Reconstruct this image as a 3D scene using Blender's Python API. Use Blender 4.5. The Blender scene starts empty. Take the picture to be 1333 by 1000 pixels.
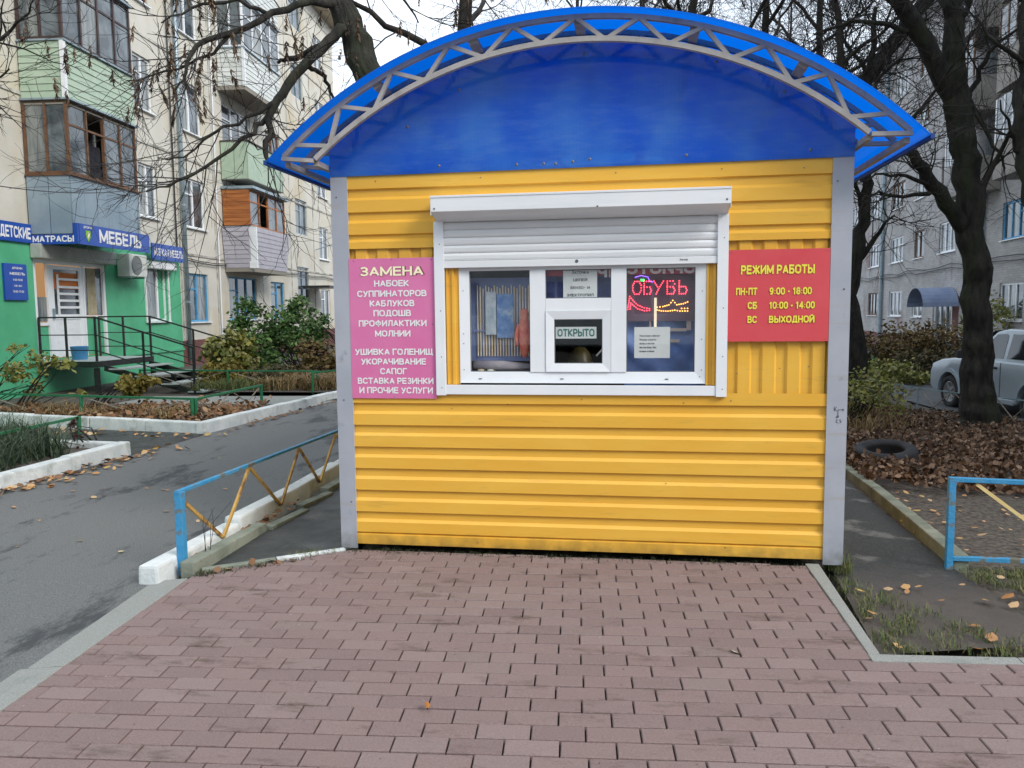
import bpy, bmesh, math, random
import numpy as np
from mathutils import Vector, Matrix
random.seed(7); RNG = np.random.default_rng(7)
R = math.radians
sc = bpy.context.scene
COL = sc.collection
# ------------------------------------------------------------------ camera, sky, sun, exposure
YAW, PITCH, ROLL, CAMH, FPX = 0.150603415, -0.0931977668, -0.0104561594, 1.504, 1037.53
_f = Vector((-math.sin(YAW)*math.cos(PITCH), math.cos(YAW)*math.cos(PITCH), math.sin(PITCH)))
_r0 = Vector((math.cos(YAW), math.sin(YAW), 0)); _u0 = _r0.cross(_f)
_r = _r0*math.cos(ROLL)+_u0*math.sin(ROLL); _u = -_r0*math.sin(ROLL)+_u0*math.cos(ROLL)
cam = bpy.data.cameras.new('camera'); camo = bpy.data.objects.new('camera', cam); COL.objects.link(camo)
cam.sensor_width = 36; cam.lens = 36*FPX/1333; cam.clip_end = 600; cam.clip_start = 0.05
M = Matrix((_r, _u, -_f)).transposed().to_4x4(); M.translation = (0, 0, CAMH); camo.matrix_world = M
sc.camera = camo
def at(px, py, Y):
    "the point at distance Y (world y) that the photograph shows at this pixel"
    d = _f + _r*(px-666.5)/FPX - _u*(py-500)/FPX
    t = Y/d.y
    return Vector((d.x*t, Y, CAMH+d.z*t))
def on_z(px, py, z=0.0):
    d = _f + _r*(px-666.5)/FPX - _u*(py-500)/FPX
    t = (z-CAMH)/d.z
    return Vector((d.x*t, d.y*t, z))
SUN_EL, SUN_AZ = 36, 120          # veiled sun over the right shoulder: the left block catches it, the right yard does not
W = bpy.data.worlds.new('World'); sc.world = W; W.use_nodes = True
nt = W.node_tree; nt.nodes.clear()
wo = nt.nodes.new('ShaderNodeOutputWorld'); bg = nt.nodes.new('ShaderNodeBackground')
sky = nt.nodes.new('ShaderNodeTexSky'); sky.sky_type = 'NISHITA'; sky.sun_disc = False
sky.sun_elevation = R(SUN_EL); sky.sun_rotation = R(SUN_AZ); sky.dust_density = 4; sky.air_density = 1.2
mix = nt.nodes.new('ShaderNodeMixRGB'); mix.inputs[0].default_value = 0.86
tcw = nt.nodes.new('ShaderNodeTexCoord'); nzw = nt.nodes.new('ShaderNodeTexNoise'); nzw.inputs['Scale'].default_value = 2.2; nzw.inputs['Detail'].default_value = 5
crw = nt.nodes.new('ShaderNodeValToRGB'); crw.color_ramp.elements[0].color = (7.6, 8.9, 10.6, 1); crw.color_ramp.elements[1].color = (10.0, 10.7, 11.6, 1)
crw.color_ramp.elements[0].position = .35; crw.color_ramp.elements[1].position = .65
nt.links.new(tcw.outputs['Generated'], nzw.inputs['Vector']); nt.links.new(nzw.outputs[0], crw.inputs[0])
nt.links.new(sky.outputs[0], mix.inputs[1]); nt.links.new(crw.outputs[0], mix.inputs[2]); nt.links.new(mix.outputs[0], bg.inputs[0]); nt.links.new(bg.outputs[0], wo.inputs[0])
bg.inputs[1].default_value = 0.12
sl = bpy.data.lights.new('sun', 'SUN'); slo = bpy.data.objects.new('sun', sl); COL.objects.link(slo)
sl.energy = 1.9; sl.angle = R(22); sl.color = (1.0, .955, .89)
_az = R(SUN_AZ); sdir = Vector((math.sin(_az)*math.cos(R(SUN_EL)), math.cos(_az)*math.cos(R(SUN_EL)), math.sin(R(SUN_EL))))
slo.rotation_euler = sdir.to_track_quat('Z', 'Y').to_euler(); slo.location = sdir*50
sc.view_settings.view_transform = 'Standard'; sc.view_settings.look = 'None'; sc.view_settings.exposure = 0.32; sc.view_settings.gamma = 1
sc.view_settings.use_curve_mapping = False
sc.render.engine = 'CYCLES'; sc.cycles.max_bounces = 8; sc.cycles.transparent_max_bounces = 12
sc.cycles.use_denoising = True

# ------------------------------------------------------------------ helpers
def srgb(h):
    h = h.lstrip('#'); v = [int(h[i:i+2], 16)/255 for i in (0, 2, 4)]
    return tuple(c/12.92 if c <= .04045 else ((c+.055)/1.055)**2.4 for c in v)
MATS = {}
def mat(name, c1, c2=None, scale=6, rough=.7, bump=0, bscale=None, metal=0, spec=.5, rnd=None, coat=0, detail=6, stretch=None,
        lo=.38, hi=.62, rr=0, world=False, dirt=None, dscale=2.0, dlo=.55, dhi=.75, drough=.6):
    "principled material; c1-c2 by noise; rnd=('object'|'island', [colours]) picks per piece; dirt = third colour in blotches"
    m = bpy.data.materials.new(name); m.use_nodes = True; n = m.node_tree.nodes; L = m.node_tree.links
    p = n['Principled BSDF']; p.inputs['Roughness'].default_value = rough; p.inputs['Metallic'].default_value = metal
    p.inputs['Specular IOR Level'].default_value = spec; p.inputs['Coat Weight'].default_value = coat
    p.inputs['Coat Roughness'].default_value = .15
    tc = n.new('ShaderNodeTexCoord'); vec = tc.outputs['Object']
    if world: vec = n.new('ShaderNodeNewGeometry').outputs['Position']
    if stretch:
        mp = n.new('ShaderNodeMapping'); mp.inputs['Scale'].default_value = stretch; L.new(vec, mp.inputs[0]); vec = mp.outputs[0]
    def noise(s, d=detail, ro=.6):
        z = n.new('ShaderNodeTexNoise'); z.inputs['Scale'].default_value = s; z.inputs['Detail'].default_value = d
        z.inputs['Roughness'].default_value = ro; L.new(vec, z.inputs['Vector']); return z.outputs[0]
    def ramp(src, a, b, pa, pb):
        r = n.new('ShaderNodeValToRGB'); e = r.color_ramp.elements
        e[0].position = pa; e[1].position = pb; e[0].color = (*a, 1); e[1].color = (*b, 1); L.new(src, r.inputs[0]); return r.outputs[0]
    def mixc(f, a, b, kind='MIX'):
        x = n.new('ShaderNodeMixRGB'); x.blend_type = kind
        if isinstance(f, float): x.inputs[0].default_value = f
        else: L.new(f, x.inputs[0])
        L.new(a, x.inputs[1]) if not isinstance(a, tuple) else setattr(x.inputs[1], 'default_value', (*a, 1))
        L.new(b, x.inputs[2]) if not isinstance(b, tuple) else setattr(x.inputs[2], 'default_value', (*b, 1))
        return x.outputs[0]
    c = None
    if rnd:
        if rnd[0] == 'object': s = n.new('ShaderNodeObjectInfo').outputs['Random']
        else: s = n.new('ShaderNodeNewGeometry').outputs['Random Per Island']
        r = n.new('ShaderNodeValToRGB'); cols = rnd[1]; e = r.color_ramp.elements
        while len(e) < len(cols): e.new(.5)
        for i, k in enumerate(cols): e[i].position = i/(len(cols)-1); e[i].color = (*k, 1)
        L.new(s, r.inputs[0]); c = r.outputs[0]
        if c2: c = mixc(.45, c, ramp(noise(scale), c1, c2, lo, hi))
    elif c2: c = ramp(noise(scale), c1, c2, lo, hi)
    if dirt:
        f = ramp(noise(dscale, 12 if drough > .6 else 8, drough), (0, 0, 0), (1, 1, 1), dlo, dhi)
        c = mixc(f, c if c is not None else c1, dirt)
    if c is None: p.inputs['Base Color'].default_value = (*c1, 1)
    else: L.new(c, p.inputs['Base Color'])
    if rr:
        q = n.new('ShaderNodeMapRange'); L.new(noise(scale*1.7), q.inputs[0]); q.inputs[3].default_value = max(0, rough-rr); q.inputs[4].default_value = min(1, rough+rr)
        L.new(q.outputs[0], p.inputs['Roughness'])
    if bump:
        b = n.new('ShaderNodeBump'); b.inputs['Strength'].default_value = min(1, bump); b.inputs['Distance'].default_value = .01*max(1, bump)
        L.new(noise(bscale or scale*4, 8), b.inputs['Height']); L.new(b.outputs[0], p.inputs['Normal'])
    MATS[name] = m; return m
def emit(name, c, s):
    m = bpy.data.materials.new(name); m.use_nodes = True; n = m.node_tree.nodes; n.clear()
    e = n.new('ShaderNodeEmission'); e.inputs[0].default_value = (*c, 1); e.inputs[1].default_value = s
    o = n.new('ShaderNodeOutputMaterial'); m.node_tree.links.new(e.outputs[0], o.inputs[0]); return m
def glass(name, tint=(.92, .95, 1), refl=.12, rough=.02):
    m = bpy.data.materials.new(name); m.use_nodes = True; n = m.node_tree.nodes; n.clear(); L = m.node_tree.links
    t = n.new('ShaderNodeBsdfTransparent'); t.inputs[0].default_value = (*tint, 1)
    g = n.new('ShaderNodeBsdfGlossy'); g.inputs['Roughness'].default_value = rough
    lw = n.new('ShaderNodeLayerWeight'); pw = n.new('ShaderNodeMath'); pw.operation = 'POWER'; pw.inputs[1].default_value = 4.5; L.new(lw.outputs['Facing'], pw.inputs[0])
    a = n.new('ShaderNodeMath'); a.operation = 'MULTIPLY_ADD'; a.inputs[1].default_value = .6; a.inputs[2].default_value = refl; L.new(pw.outputs[0], a.inputs[0])
    x = n.new('ShaderNodeMixShader'); L.new(a.outputs[0], x.inputs[0]); L.new(t.outputs[0], x.inputs[1]); L.new(g.outputs[0], x.inputs[2])
    o = n.new('ShaderNodeOutputMaterial'); L.new(x.outputs[0], o.inputs[0]); return m
def translucent(name, c, tc, w=.7, rough=.2, c2=None, scale=3):
    m = bpy.data.materials.new(name); m.use_nodes = True; n = m.node_tree.nodes; L = m.node_tree.links
    p = n['Principled BSDF']; p.inputs['Base Color'].default_value = (*c, 1); p.inputs['Roughness'].default_value = rough
    t = n.new('ShaderNodeBsdfTranslucent'); t.inputs[0].default_value = (*tc, 1)
    if c2:
        tcn = n.new('ShaderNodeTexCoord'); z = n.new('ShaderNodeTexNoise'); z.inputs['Scale'].default_value = scale; z.inputs['Detail'].default_value = 6
        r = n.new('ShaderNodeValToRGB'); r.color_ramp.elements[0].color = (*tc, 1); r.color_ramp.elements[1].color = (*c2, 1)
        r.color_ramp.elements[0].position = .4; r.color_ramp.elements[1].position = .7
        L.new(tcn.outputs['Object'], z.inputs[0]); L.new(z.outputs[0], r.inputs[0]); L.new(r.outputs[0], t.inputs[0])
    x = n.new('ShaderNodeMixShader'); x.inputs[0].default_value = w
    L.new(p.outputs[0], x.inputs[1]); L.new(t.outputs[0], x.inputs[2]); L.new(x.outputs[0], n['Material Output'].inputs[0]); return m

def tag(o, label=None, cat=None, group=None, kind=None):
    if label: o['label'] = label
    if cat: o['category'] = cat
    if group: o['group'] = group
    if kind: o['kind'] = kind
    return o
def thing(name, loc, label, cat, group=None, rotz=0):
    o = bpy.data.objects.new(name, None); COL.objects.link(o); o.location = loc; o.rotation_euler = (0, 0, rotz); o.empty_display_size = .2
    return tag(o, label, cat, group)
def origin_of(o):
    v = Vector((0, 0, 0))
    while o is not None: v = v+Vector(o.location); o = o.parent
    return v
class MB:
    def __init__(s): s.v = []; s.f = []; s.n = 0
    def add(s, vs, fs):
        n = s.n; s.v.extend(tuple(v) for v in vs); s.f.extend(tuple(i+n for i in f) for f in fs); s.n += len(vs); return s
    def hexa(s, a):    # 8 corners: bottom ring 0-3, top ring 4-7
        return s.add(a, [(3, 2, 1, 0), (4, 5, 6, 7), (0, 1, 5, 4), (1, 2, 6, 5), (2, 3, 7, 6), (3, 0, 4, 7)])
    def box(s, x0, y0, z0, x1, y1, z1, fr=None):
        c = [(x0, y0, z0), (x1, y0, z0), (x1, y1, z0), (x0, y1, z0), (x0, y0, z1), (x1, y0, z1), (x1, y1, z1), (x0, y1, z1)]
        if fr: c = [fr(*p) for p in c]
        return s.hexa(c)
    def bar(s, p, q, w, h=None, up=(0, 0, 1)):
        p, q = Vector(p), Vector(q); h = h or w; d = (q-p).normalized(); u = Vector(up)
        if abs(d.dot(u)) > .98: u = Vector((0, 1, 0))
        a = d.cross(u).normalized()*w/2; b = a.cross(d).normalized()*h/2
        return s.hexa([p-a-b, p+a-b, q+a-b, q-a-b, p-a+b, p+a+b, q+a+b, q-a+b])
    def tube(s, pts, rs, k=8, cap=True):
        pts = [Vector(p) for p in pts]
        if not hasattr(rs, '__len__'): rs = [rs]*len(pts)
        prev = None; base = s.n; n = len(pts); vs = []
        for i, p in enumerate(pts):
            d = (pts[min(i+1, n-1)]-pts[max(i-1, 0)])
            d = d.normalized() if d.length > 1e-9 else Vector((0, 0, 1))
            if prev is None: a = d.orthogonal().normalized()
            else:
                a = prev-d*prev.dot(d); a = a.normalized() if a.length > 1e-6 else d.orthogonal().normalized()
            prev = a; b = d.cross(a)
            for j in range(k):
                t = 2*math.pi*j/k; vs.append(p+(a*math.cos(t)+b*math.sin(t))*rs[i])
        fs = [(i*k+j, i*k+(j+1) % k, (i+1)*k+(j+1) % k, (i+1)*k+j) for i in range(n-1) for j in range(k)]
        if cap: fs += [tuple(range(k-1, -1, -1)), tuple((n-1)*k+j for j in range(k))]
        return s.add(vs, fs)
    def poly(s, pts, thick=None):
        pts = [Vector(p) for p in pts]; n = len(pts)
        if thick is None: return s.add(pts, [tuple(range(n))])
        t = Vector(thick)
        return s.add(pts+[p+t for p in pts], [tuple(range(n)), tuple(range(2*n-1, n-1, -1))]+[((i+1) % n, i, n+i, n+(i+1) % n) for i in range(n)])
    def lathe(s, c, prof, k=20, axis='Z'):
        c = Vector(c); vs = []
        for r, h in prof:
            for j in range(k):
                t = 2*math.pi*j/k; x, y = r*math.cos(t), r*math.sin(t)
                v = (x, y, h) if axis == 'Z' else ((h, x, y) if axis == 'X' else (x, h, y))
                vs.append(c+Vector(v))
        m = len(prof)
        return s.add(vs, [(i*k+j, i*k+(j+1) % k, (i+1)*k+(j+1) % k, (i+1)*k+j) for i in range(m-1) for j in range(k)])
    def sheet(s, prof, a, b, fr):   # profile points (u,v) swept from a to b
        n = len(prof); vs = [fr(a, u, v) for u, v in prof]+[fr(b, u, v) for u, v in prof]
        return s.add(vs, [(i, i+1, n+i+1, n+i) for i in range(n-1)])
    def build(s, name, m, parent=None, label=None, smooth=False, bev=0, seg=2, kind=None, recalc=True):
        me = bpy.data.meshes.new(name); off = origin_of(parent)
        vs = [(x-off.x, y-off.y, z-off.z) for x, y, z in s.v] if parent is not None else s.v
        me.from_pydata(vs, [], s.f)
        if bev or recalc:
            bm = bmesh.new(); bm.from_mesh(me)
            if recalc: bmesh.ops.recalc_face_normals(bm, faces=bm.faces)
            if bev:
                es = [e for e in bm.edges if len(e.link_faces) == 2 and e.calc_face_angle(0) > .5]
                bmesh.ops.bevel(bm, geom=es, offset=bev, segments=seg, affect='EDGES', profile=.6, clamp_overlap=True)
            bm.to_mesh(me); bm.free()
        me.materials.append(m)
        if smooth: me.polygons.foreach_set('use_smooth', [True]*len(me.polygons))
        if smooth and bev: me.set_sharp_from_angle(angle=R(38))
        o = bpy.data.objects.new(name, me); COL.objects.link(o)
        if parent is not None: o.parent = parent
        if label: o['label'] = label
        if kind: o['kind'] = kind
        return o
def top(o, label, cat, group=None): return tag(o, label, cat, group)
def _arc(cx, cy, rx, ry, a0, a1, n=7): return [(cx+rx*math.cos(math.radians(a0+(a1-a0)*i/n)), cy+ry*math.sin(math.radians(a0+(a1-a0)*i/n))) for i in range(n+1)]
_O = lambda w: _arc(w/2, .72, w/2, .28, 0, 180)+_arc(w/2, .28, w/2, .28, 180, 360)+[(w, .72)]
_bow = lambda x, y0, y1, w: [(x, y1), (w-.22, y1)]+_arc(w-.22, (y0+y1)/2, .22, (y1-y0)/2, 90, -90, 6)+[(x, y0)]
GL = {
 'А': (.64, [[(0, 0), (.32, 1), (.64, 0)], [(.12, .3), (.52, .3)]]), 'Б': (.56, [[(.5, 1), (0, 1), (0, 0)], _bow(0, 0, .56, .56)]),
 'В': (.58, [[(0, 0), (0, 1)], _bow(0, .53, 1, .53), _bow(0, 0, .53, .58)]), 'Г': (.48, [[(0, 0), (0, 1), (.48, 1)]]),
 'Д': (.70, [[(.13, .02), (.2, .6), (.24, 1), (.58, 1), (.58, .02)], [(0, -.16), (0, .02), (.70, .02), (.70, -.16)]]),
 'Е': (.50, [[(.5, 0), (0, 0), (0, 1), (.5, 1)], [(0, .52), (.46, .52)]]),
 'Ж': (.92, [[(.46, 0), (.46, 1)], [(0, 1), (.38, .5), (0, 0)], [(.92, 1), (.54, .5), (.92, 0)], [(.38, .5), (.54, .5)]]),
 'З': (.54, [_arc(.27, .75, .25, .25, 150, -80)+[(.18, .52)], [(.2, .52)]+_arc(.27, .26, .27, .26, 80, -150)]),
 'И': (.62, [[(0, 1), (0, 0)], [(0, .05), (.62, .95)], [(.62, 1), (.62, 0)]]), 'Й': (.62, [[(0, 1), (0, 0)], [(0, .05), (.62, .95)], [(.62, 1), (.62, 0)], _arc(.31, 1.26, .13, .12, 190, 350, 5)]),
 'К': (.60, [[(0, 0), (0, 1)], [(.58, 1), (.1, .5), (.60, 0)]]), 'Л': (.62, [[(0, .02), (.08, .05), (.16, .4), (.18, 1), (.62, 1), (.62, 0)]]),
 'М': (.78, [[(0, 0), (0, 1), (.39, .12), (.78, 1), (.78, 0)]]), 'Н': (.60, [[(0, 0), (0, 1)], [(.60, 0), (.60, 1)], [(0, .52), (.60, .52)]]),
 'О': (.66, [_O(.66)]), 'П': (.60, [[(0, 0), (0, 1), (.60, 1), (.60, 0)]]), 'Р': (.54, [[(0, 0), (0, 1)], _bow(0, .44, 1, .54)]),
 'С': (.60, [_arc(.32, .70, .32, .30, 20, 180)+_arc(.32, .30, .32, .30, 180, 340)]), 'Т': (.58, [[(0, 1), (.58, 1)], [(.29, 1), (.29, 0)]]),
 'У': (.58, [[(0, 1), (.30, .34)], [(.58, 1), (.28, .16), (.18, .0), (.04, .0)]]), 'Ф': (.80, [[(.4, -.05), (.4, 1.05)], _arc(.4, .52, .38, .32, 0, 360, 14)]),
 'Х': (.60, [[(0, 0), (.60, 1)], [(0, 1), (.60, 0)]]), 'Ц': (.66, [[(0, 1), (0, 0), (.66, 0), (.66, -.18)], [(.56, 1), (.56, 0)]]),
 'Ч': (.54, [[(0, 1), (0, .6), (.06, .46), (.2, .42), (.54, .46)], [(.54, 1), (.54, 0)]]), 'Ш': (.84, [[(0, 1), (0, 0), (.84, 0), (.84, 1)], [(.42, 1), (.42, 0)]]),
 'Щ': (.92, [[(0, 1), (0, 0), (.92, 0), (.92, -.18)], [(.82, 0), (.82, 1)], [(.41, 1), (.41, 0)]]), 'Ы': (.78, [[(0, 1), (0, 0)], _bow(0, 0, .56, .52), [(.78, 0), (.78, 1)]]),
 'Ь': (.54, [[(0, 1), (0, 0)], _bow(0, 0, .56, .54)]), 'Э': (.60, [_arc(.28, .70, .32, .30, 160, 0)+_arc(.28, .30, .32, .30, 0, -160), [(.2, .5), (.6, .5)]]),
 'Я': (.58, [[(.58, 0), (.58, 1)], [(x, y) for x, y in [(.58, 1), (.22, 1)]+_arc(.22, .72, .22, .28, 90, 270, 6)+[(.58, .44)]], [(.26, .44), (0, 0)]]),
 'I': (.12, [[(.06, 0), (.06, 1)]]), '0': (.52, [_O(.52)]), '1': (.32, [[(0, .78), (.22, .98), (.22, 0)]]), '2': (.52, [_arc(.26, .73, .25, .27, 165, -30)+[(.0, .0), (.52, 0)]]),
 '3': (.52, [_arc(.26, .75, .24, .25, 150, -80)+[(.18, .52)], [(.2, .52)]+_arc(.25, .26, .26, .26, 80, -150)]), '4': (.56, [[(.42, 0), (.42, 1), (0, .28), (.56, .28)]]),
 '5': (.52, [[(.48, 1), (.06, 1), (.03, .52)]+_arc(.25, .31, .26, .31, 120, -150)]), '6': (.54, [_arc(.27, .3, .26, .3, 0, 360, 12), [(.02, .3), (.05, .7), (.2, .98), (.45, .96)]]),
 '7': (.52, [[(0, 1), (.52, 1), (.18, 0)]]), '8': (.54, [_arc(.27, .76, .22, .24, 0, 360, 12), _arc(.27, .27, .26, .26, 0, 360, 12)]), '9': (.54, [_arc(.27, .7, .26, .3, 0, 360, 12), [(.52, .7), (.49, .3), (.34, .02), (.09, .04)]]),
 '-': (.30, [[(.03, .42), (.27, .42)]]), ':': (.10, [[(.05, .08), (.05, .12)], [(.05, .58), (.05, .62)]]), '.': (.10, [[(.05, 0), (.05, .06)]]), '!': (.10, [[(.05, 1), (.05, .35)], [(.05, 0), (.05, .05)]]), ' ': (.36, [])}
def text(s, name, m, parent, p, capH, rotz=0, bold=.02, width=None, align='CENTER', ext=.001, mirror=False, res=2, spacing=1.0, label=None):
    "flat lettering drawn stroke by stroke; p = centre of the baseline (or its start), letters face -y when rotz = 0"
    wt = .15+bold*1.5; x = wt/2; V = []; F = []; k = 0
    for ch in s:
        sc_ = 1.0 if (not ch.islower()) else .74
        w, strokes = GL[ch.upper() if ch.upper() in GL else '-']
        for st in strokes:
            P = [(x+a*sc_, b*(1-wt)*sc_+wt/2) for a, b in st]
            for i in range(len(P)-1):
                (ax, ay), (bx, by) = P[i], P[i+1]; L = math.hypot(bx-ax, by-ay) or 1e-6; dx, dy = (bx-ax)/L, (by-ay)/L
                e0 = wt/2*(.92 if (abs(dx) < .02 or abs(dy) < .02) and L > .3 else .3); nx_, ny_ = -dy*wt/2, dx*wt/2
                ax, ay, bx, by = ax-dx*e0, ay-dy*e0, bx+dx*e0, by+dy*e0; z = (k % 11)*.00014; k += 1; n = len(V)
                V += [(ax-nx_, ay-ny_, z), (bx-nx_, by-ny_, z), (bx+nx_, by+ny_, z), (ax+nx_, ay+ny_, z)]; F.append((n, n+1, n+2, n+3))
        x += w*sc_+wt+.07*spacing if ch != ' ' else w
    tot = x-.07-wt/2
    kx = capH*.92 if width is None else width/tot
    ox = -tot/2 if align == 'CENTER' else 0
    kk = -kx if mirror else kx
    V = [((a+ox)*kk, b*capH, c) for a, b, c in V]
    if mirror: F = [f[::-1] for f in F]
    me = bpy.data.meshes.new(name); me.from_pydata(V, [], F)
    Rm = Matrix.Rotation(rotz, 4, 'Z') @ Matrix.Rotation(R(90), 4, 'X')
    me.transform(Matrix.Translation(Vector(p)-origin_of(parent)) @ Rm); me.materials.append(m)
    o = bpy.data.objects.new(name, me); COL.objects.link(o); o.parent = parent
    if label: o['label'] = label
    return o
def lerp(a, b, t): return a+(b-a)*t
def RZ(y): return -.05-.026*max(0, 4.1-max(y, -4))
def smooth01(t): t = max(0, min(1, t)); return t*t*(3-2*t)
def H(x, y):
    "height of the ground: level to the left, falling away behind the kiosk on the right"
    d = float(np.interp(y, [5.3, 7, 9, 12.5, 17, 40], [0, -.03, -.12, -.35, -.55, -.6]))
    return -.05+smooth01((x-1.25)/1.0)*d

# ------------------------------------------------------------------ materials
M_soil = mat('packed_soil', (.045, .037, .03), (.14, .12, .10), 26, .95, .8, 30, dirt=(.07, .075, .045), dscale=.7)
M_asph = mat('worn_asphalt', (.108, .112, .112), (.228, .234, .232), 260, .78, 1.2, 200, rr=.12, stretch=(1, .42, 1), dirt=(.062, .067, .072), dscale=1.5, dlo=.53, dhi=.60, drough=.78, world=True)
M_asph2 = mat('dark_asphalt', (.022, .025, .024), (.05, .054, .052), 3.2, .5, .6, 60, rr=.2, dirt=(.10, .105, .10), dscale=1.3, dlo=.58, dhi=.68)
M_asph2b = mat('dark_path_asphalt', (.020, .022, .022), (.05, .052, .05), 60, .55, .8, 60, rr=.15, dirt=(.13, .135, .13), dscale=2.2, dlo=.56, dhi=.62, world=True)
def fade_to_soil(m, c1, c2, y0, y1):
    n = m.node_tree.nodes; L = m.node_tree.links; p = n['Principled BSDF']; src = p.inputs[0].links[0].from_socket
    g = n.new('ShaderNodeNewGeometry'); sp = n.new('ShaderNodeSeparateXYZ'); L.new(g.outputs['Position'], sp.inputs[0])
    z = n.new('ShaderNodeTexNoise'); z.inputs['Scale'].default_value = 6; z.inputs['Detail'].default_value = 9; z.inputs['Roughness'].default_value = .7; L.new(g.outputs['Position'], z.inputs['Vector'])
    a = n.new('ShaderNodeMath'); a.operation = 'MULTIPLY_ADD'; L.new(z.outputs[0], a.inputs[0]); a.inputs[1].default_value = .9; L.new(sp.outputs[1], a.inputs[2])
    r = n.new('ShaderNodeMapRange'); L.new(a.outputs[0], r.inputs[0]); r.inputs[1].default_value = y0+.45; r.inputs[2].default_value = y1+.45
    r2 = n.new('ShaderNodeValToRGB'); r2.color_ramp.elements[0].color = (*c1, 1); r2.color_ramp.elements[1].color = (*c2, 1); L.new(z.outputs[0], r2.inputs[0])
    x = n.new('ShaderNodeMixRGB'); L.new(r.outputs[0], x.inputs[0]); L.new(r2.outputs[0], x.inputs[1]); L.new(src, x.inputs[2]); L.new(x.outputs[0], p.inputs[0])
fade_to_soil(M_asph2b, (.05, .042, .034), (.12, .10, .085), 4.45, 4.95)
M_asph3 = mat('street_asphalt', (.06, .065, .07), (.09, .095, .10), 3, .7, .4, 70)
M_mortar = mat('joint_sand', (.018, .015, .013), (.04, .034, .03), 14, .95, .8, 60)
BR = [srgb('#876e69'), srgb('#8c746f'), srgb('#7c6561'), srgb('#947e79'), srgb('#85726c')]
M_brick = mat('red_paving_brick', srgb('#6e5f5d'), srgb('#938684'), 200, .86, .5, 200, rnd=('object', BR), dirt=srgb('#57483f'), dscale=4.2, dlo=.56, dhi=.70, drough=.75, stretch=(.55, 1.7, 1), world=True)
M_brickj = mat('red_paving_brick_joined', srgb('#6e5f5d'), srgb('#938684'), 200, .86, .5, 200, rnd=('island', BR), dirt=srgb('#57483f'), dscale=4.2, dlo=.56, dhi=.70, drough=.75, stretch=(.55, 1.7, 1), world=True)
M_conc = mat('grey_concrete', srgb('#858783'), srgb('#9b9d98'), 160, .85, .5, 50, dirt=srgb('#6b7471'), dscale=1.8)
M_concd = mat('damp_concrete', srgb('#6f7669'), srgb('#8d9284'), 5, .9, .6, 40, dirt=srgb('#4b5044'), dscale=2.5)
M_kerbw = mat('whitewashed_kerb', srgb('#c9d0d1'), srgb('#dfe3e2'), 5, .8, .5, 40, dirt=srgb('#a4a9a4'), dscale=3.6, dlo=.55, dhi=.70)
M_yel = mat('yellow_painted_steel', srgb('#e8b040'), srgb('#ebb84a'), 2.5, .34, .3, 2.6, rr=.1, dirt=srgb('#dca53c'), dscale=2.2, dlo=.6, dhi=.8, stretch=(.5, 1, 2))
def grime(m, col, z1=.16):
    n = m.node_tree.nodes; L = m.node_tree.links; p = n['Principled BSDF']; src = p.inputs[0].links[0].from_socket
    g = n.new('ShaderNodeNewGeometry'); sp = n.new('ShaderNodeSeparateXYZ'); L.new(g.outputs['Position'], sp.inputs[0])
    mr = n.new('ShaderNodeMapRange'); mr.inputs[1].default_value = z1; mr.inputs[2].default_value = .0; L.new(sp.outputs[2], mr.inputs[0])
    z = n.new('ShaderNodeTexNoise'); z.inputs['Scale'].default_value = 14; z.inputs['Detail'].default_value = 8; L.new(g.outputs['Position'], z.inputs['Vector'])
    a = n.new('ShaderNodeMath'); a.operation = 'MULTIPLY'; L.new(mr.outputs[0], a.inputs[0]); L.new(z.outputs[0], a.inputs[1])
    r = n.new('ShaderNodeValToRGB'); r.color_ramp.elements[0].position = .14; r.color_ramp.elements[1].position = .6; r.color_ramp.elements[1].color = (.8, .8, .8, 1); L.new(a.outputs[0], r.inputs[0])
    x = n.new('ShaderNodeMixRGB'); L.new(r.outputs[0], x.inputs[0]); L.new(src, x.inputs[1]); x.inputs[2].default_value = (*col, 1)
    mp = n.new('ShaderNodeMapping'); mp.inputs['Scale'].default_value = (1.1, 1, 9); L.new(g.outputs['Position'], mp.inputs[0])
    z2 = n.new('ShaderNodeTexNoise'); z2.inputs['Scale'].default_value = 2.1; z2.inputs['Detail'].default_value = 9; z2.inputs['Roughness'].default_value = .7; L.new(mp.outputs[0], z2.inputs['Vector'])
    r2 = n.new('ShaderNodeValToRGB'); r2.color_ramp.elements[0].position = .56; r2.color_ramp.elements[1].position = .72; r2.color_ramp.elements[1].color = (.38, .38, .38, 1); L.new(z2.outputs[0], r2.inputs[0])
    y = n.new('ShaderNodeMixRGB'); L.new(r2.outputs[0], y.inputs[0]); L.new(x.outputs[0], y.inputs[1]); y.inputs[2].default_value = (*srgb('#a98a4c'), 1)
    L.new(y.outputs[0], p.inputs[0])
grime(M_yel, srgb('#6e5a34'))
M_yelpatch = mat('yellow_grime', srgb('#b98b2a'), srgb('#d6a52c'), 8, .5)
M_grey = mat('grey_painted_trim', srgb('#a2a7b1'), srgb('#acb0b9'), 3, .42, .03, 20, dirt=srgb('#878e9c'), dscale=5, dlo=.62, dhi=.7)
grime(M_grey, srgb('#6a6a66'), .22)
M_truss = mat('grey_truss_paint', srgb('#a09c97'), srgb('#b0aba5'), 8, .55, .15, 60, dirt=srgb('#86827d'), dscale=5)
M_white = mat('white_pvc', srgb('#e6eaee'), srgb('#edf0f3'), 3, .3, 0)
M_white2 = mat('white_shutter_metal', srgb('#dfe3e6'), srgb('#ebedef'), 4, .36, .02, 30, stretch=(.3, 1, 3))
M_roof = translucent('blue_polycarbonate', (.004, .15, .62), (.004, .42, .92), .72, .25)
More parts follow.
